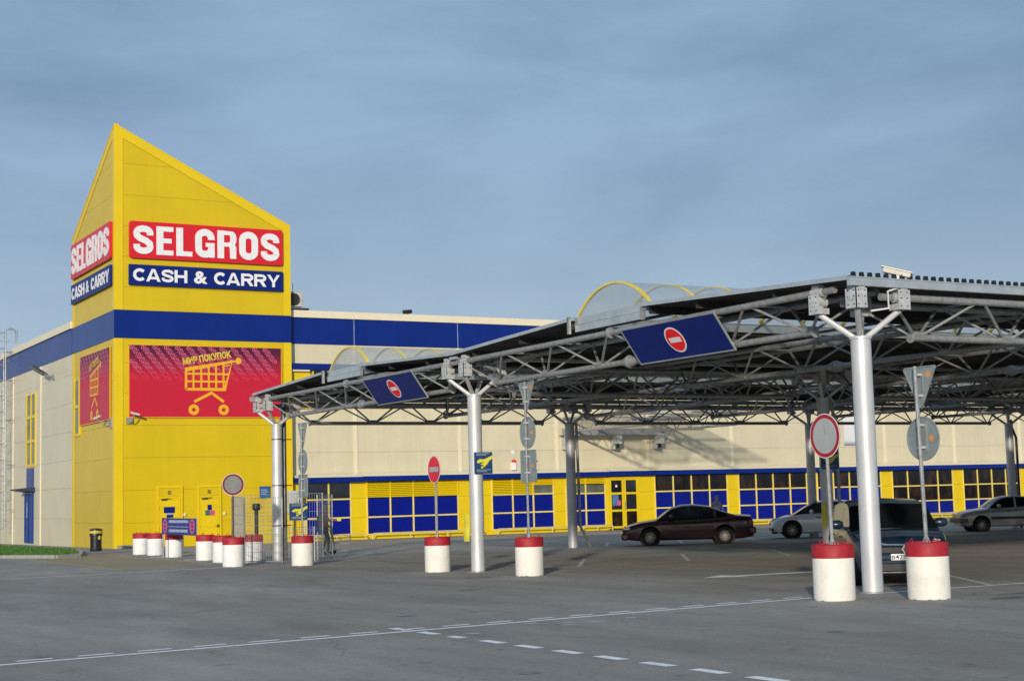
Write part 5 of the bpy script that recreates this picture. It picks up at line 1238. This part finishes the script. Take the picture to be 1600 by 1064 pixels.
    for s in (-1, 1):
        mb = MB(); xm = ws+.30 if ws+.30 < xf0 else ws+.1
        zt = interp(hood, xm); mb.lathe([(0, -.13), (.055, -.12), (.085, -.05), (.085, .05), (.05, .11), (0, .12)], (xm-.05, s*(w0+.09), zt+.10), 12, 'y')
        mb.tube((xm-.02, s*(w0-.07), zt+.03), (xm-.05, s*(w0+.02), zt+.07), .025); obj('mirror', mb, paint, o, world=False)
        for hx in handles:
            mb = MB(); zt = interp(hood, hx)-.13; mb.box(hx-.09, s*(w0-.012), zt-.016, hx+.09, s*(w0+.018), zt+.016); obj('door_handle', mb, DARKTRIM, o, world=False, bevel=.006)
        for hx in [p[0]+.02 for p in pillars if side0 < p[0] < side1][:2]+[side1-.08]:
            mb = MB(); za, zb = .32, interp(hood, hx)-.05; n = 6
            for q in range(n):
                z_a = za+(zb-za)*q/n; z_b = za+(zb-za)*(q+1)/n
                mb.box(hx-.004, s*(w0*.985), z_a, hx+.004, s*(w0*1.0+.0015 if .35 < (q+.5)/n < .85 else w0*.99), z_b)
            obj('door_seam', mb, BLACK, o, world=False)
        if cladding:
            mb = MB(); mb.box(wr+Ra+.02, s*(w0-.01), cladding[0], wf-Ra-.02, s*(w0+.012), cladding[1]); obj('side_moulding', mb, DARKTRIM, o, world=False, bevel=.008)
    return o
def head_from(fx, fy): return math.atan2(fy, fx)
# maroon saloon, nose to the left
PM = mat('maroon_paint', (.040, .009, .012), .28, .25, var=.05, coat=.6)
hd = head_from(-.845, .535); fwx, fwy = 31.46, 45.74
fw = 1.38
def place(fx, fy, hd, wf, halfw):
    """car origin from the ground point of the near front wheel (left side of the car faces the viewer when nose points left)"""
    ca, sa = math.cos(hd), math.sin(hd); ox = fx-ca*wf+(-(-sa))*0; ox = fx-(ca*wf-sa*halfw); oy = fy-(sa*wf+ca*halfw); return ox, oy
ox, oy = place(fwx, fwy, hd, fw, .76)
o = car('parked_car', 'dark maroon saloon car parked side on under the canopy, nose to the left', (ox, oy, G(ox, oy)), hd, 4.72, 1.76, 1.44,
    [(-2.36, .80), (-2.30, .97), (-1.7, 1.02), (-1.2, .98), (0, .93), (.95, .92), (1.6, .84), (2.1, .72), (2.28, .60), (2.36, .50)],
    [(-1.75, 1.03), (-1.35, 1.16), (-.75, 1.38), (-.2, 1.44), (.2, 1.43), (.55, 1.34), (1.15, .93)], fw, -1.30, .315, PM, [(-.08, .0), (-1.02, -.92)], -1.40, .98, .35, -.75, 14, .19, handles=(-.75, .25))
mb = MB(); mb.box(2.30, -.72, .52, 2.365, .72, .60); obj('grille', mb, BLACK, o, world=False)
for s in (-1, 1):
    mb = MB(); mb.box(2.06, s*.48, .58, 2.30, s*.78, .69); obj('headlight', mb, LENS, o, world=False, bevel=.03)
    mb = MB(); mb.box(-2.33, s*.50, .72, -2.14, s*.825, .86); obj('tail_light', mb, TAIL, o, world=False, bevel=.02)
    mb = MB(); mb.box(-2.10, s*.835, .74, -2.0, s*.852, .80); obj('reflector', mb, SIGNG, o, world=False)
mb = MB(); mb.box(-2.44, -.80, .36, -2.2, .80, .60); obj('rear_bumper', mb, PM, o, world=False, bevel=.05)
mb = MB(); mb.box(2.15, -.78, .22, 2.42, .78, .48); obj('front_bumper', mb, PM, o, world=False, bevel=.06)
# white hatchback
PW = mat('white_paint', (.80, .83, .86), .25, .05, var=.02, coat=.7)
hd = head_from(-.80, .60); ox, oy = place(39.18, 47.1, hd, 1.32, .76)
o = car('parked_car', 'white hatchback parked nose left behind the round sign drum', (ox, oy, G(ox, oy)), hd, 4.3, 1.77, 1.46,
    [(-2.15, .85), (-2.0, 1.0), (-1.2, 1.0), (0, .95), (.9, .93), (1.55, .84), (1.95, .70), (2.12, .58), (2.15, .50)],
    [(-2.05, 1.02), (-1.75, 1.22), (-1.2, 1.40), (-.3, 1.46), (.15, 1.43), (.5, 1.34), (1.42, .86)], 1.32, -1.25, .325, PW, [(-.1, -.02), (-1.15, -1.05)], -1.6, 1.22, .3, -1.3, 9, .18, handles=(-.7, .3))
for s in (-1, 1):
    mb = MB(); mb.add([(2.10, s*.42, .62), (1.98, s*.74, .64), (1.55, s*.855, .80), (1.60, s*.80, .845), (2.0, s*.48, .74)], [(0, 1, 2, 3, 4) if s < 0 else (4, 3, 2, 1, 0)]); mb.v = [(a+.015, b_*1.01, c+.012) for a, b_, c in mb.v]; obj('headlight', mb, LENS, o, world=False, smooth=0)
    mb = MB(); mb.box(2.0, s*.55, .30, 2.12, s*.76, .42); obj('fog_light', mb, BLACK, o, world=False, bevel=.03)
mb = MB(); mb.box(2.06, -.45, .30, 2.17, .45, .44); obj('lower_grille', mb, BLACK, o, world=False, bevel=.02)
mb = MB(); mb.box(2.08, -.35, .52, 2.17, .35, .60); obj('grille', mb, BLACK, o, world=False, bevel=.02)
mb = MB(); mb.box(1.9, -.8, .19, 2.1, .8, .27); obj('splitter', mb, DARKTRIM, o, world=False, bevel=.02)
# silver saloon at the right edge
PS = mat('silver_paint', (.33, .33, .32), .32, .35, var=.04, coat=.5)
hd = head_from(-.86, .51); ox, oy = place(47.25, 44.9, hd, 1.30, .72)
o = car('parked_car', 'old silver grey saloon at the right edge, amber lamp and nose to the left', (ox, oy, G(ox, oy)), hd, 4.2, 1.66, 1.42,
    [(-2.1, .80), (-2.0, 1.0), (-1.3, 1.02), (0, .96), (.9, .93), (1.5, .86), (1.95, .77), (2.1, .66)],
    [(-1.75, 1.04), (-1.25, 1.24), (-.8, 1.37), (-.2, 1.42), (.25, 1.40), (.55, 1.30), (1.05, .92)], 1.30, -1.20, .295, PS, [(-.15, -.07), (-1.05, -.97)], -1.35, .9, .35, -.85, 8, .20, cladding=(.50, .60), handles=(-.7, .2), rr=.6)
for s in (-1, 1):
    mb = MB(); mb.box(1.98, s*.62, .62, 2.08, s*.79, .74); obj('indicator', mb, AMBER, o, world=False, bevel=.02)
    mb = MB(); mb.box(2.03, s*.30, .60, 2.115, s*.61, .73); obj('headlight', mb, LENS, o, world=False, bevel=.02)
mb = MB(); mb.box(1.85, -.82, .38, 2.18, .82, .56); obj('front_bumper', mb, mat('grey_bumper', (.12, .12, .12), .6), o, world=False, bevel=.03)
# dark blue hatchback facing the viewer between the drums
PB = mat('dark_blue_paint', (.014, .032, .058), .28, .35, var=.05, coat=.45)
hx, hy = -.546, -.838; hd = head_from(hx, hy); nosex, nosey = 19.35, 20.21
ox, oy = nosex-hx*2.0, nosey-hy*2.0
o = car('parked_car', 'dark blue hatchback facing the viewer behind the nearest column, plate between the drums', (ox, oy, G(ox, oy)), hd, 4.05, 1.74, 1.53,
    [(-2.02, .85), (-1.95, 1.0), (-1.2, 1.02), (0, .99), (.9, .98), (1.4, .93), (1.8, .83), (1.95, .74), (2.02, .56)],
    [(-1.95, 1.05), (-1.7, 1.25), (-1.3, 1.46), (-.3, 1.53), (.2, 1.50), (.42, 1.44), (1.12, .98)], 1.27, -1.30, .315, PB, [(-.12, -.02), (-1.1, -1.0)], -1.55, 1.0, .3, -1.35, 7, .19, handles=(-.7, .3), roofw=.80)
for s in (-1, 1):
    mb = MB(); q = MB(); q.lathe([(0, .05), (.09, .04), (.13, 0), (.12, -.05)], (0, 0, 0), 16, 'x'); q.v = [(1.86+a*.55, s*.575+b_*1.15, .725+c*.8) for a, b_, c in q.v]; mb.add(q.v, q.f); obj('headlight', mb, mat('bright_lens', (.62, .65, .67), .15, .2), o, world=False)
    mb = MB(); mb.box(1.93, s*.56, .33, 2.035, s*.74, .45); obj('fog_lamp_recess', mb, BLACK, o, world=False, bevel=.03)
mb = MB(); mb.box(1.98, -.46, .585, 2.045, .46, .71); g1 = obj('grille', mb, BLACK, o, world=False, bevel=.02)
for z in (.61, .64, .67): mb = MB(); mb.box(2.046, -.44, z, 2.054, .44, z+.008); obj('grille_bar', mb, DARKTRIM, g1, world=False)
mb = MB(); mb.path([(1.93, -.62, .80), (2.02, -.3, .745), (2.04, 0, .735), (2.02, .3, .745), (1.93, .62, .80)], .018, 8); obj('chrome_strip', mb, CHROME, o, world=False)
mb = MB(); Md = Matrix.Translation((2.062, 0, .66)) @ Matrix.Rotation(R(90), 4, 'Z')
mb.ribbon([(0, .085), (.055, 0), (0, -.085), (-.055, 0)], .03, Md, .008, True); obj('diamond_badge', mb, CHROME, o, world=False, smooth=0)
mb = MB(); mb.box(2.0, -.55, .27, 2.05, .55, .42); obj('lower_grille', mb, BLACK, o, world=False, bevel=.02)
mb = MB(); mb.box(2.0, -.70, .47, 2.055, .70, .58); obj('front_bumper', mb, PB, o, world=False, bevel=.03)
mb = MB(); mb.tube((2.05, -.7, .26), (2.05, .7, .26), .012, 6); obj('bumper_trim', mb, GALV, o, world=False)
mb = MB(); mb.box(2.058, -.26, .475, 2.068, .26, .585); pl = obj('number_plate', mb, WHITE, o, world=False, smooth=0)
mb = text_mb('в428тк', .40, .082, Matrix.Translation((2.069, -.05, .53)) @ Matrix.Rotation(R(90), 4, 'Z'), .002, .01); obj('plate_text', mb, BLACK, pl, world=False, smooth=0)
mb = MB(); mb.box(1.1, -.45, 1.0, 1.13, .1, 1.012); obj('wiper', mb, BLACK, o, world=False)
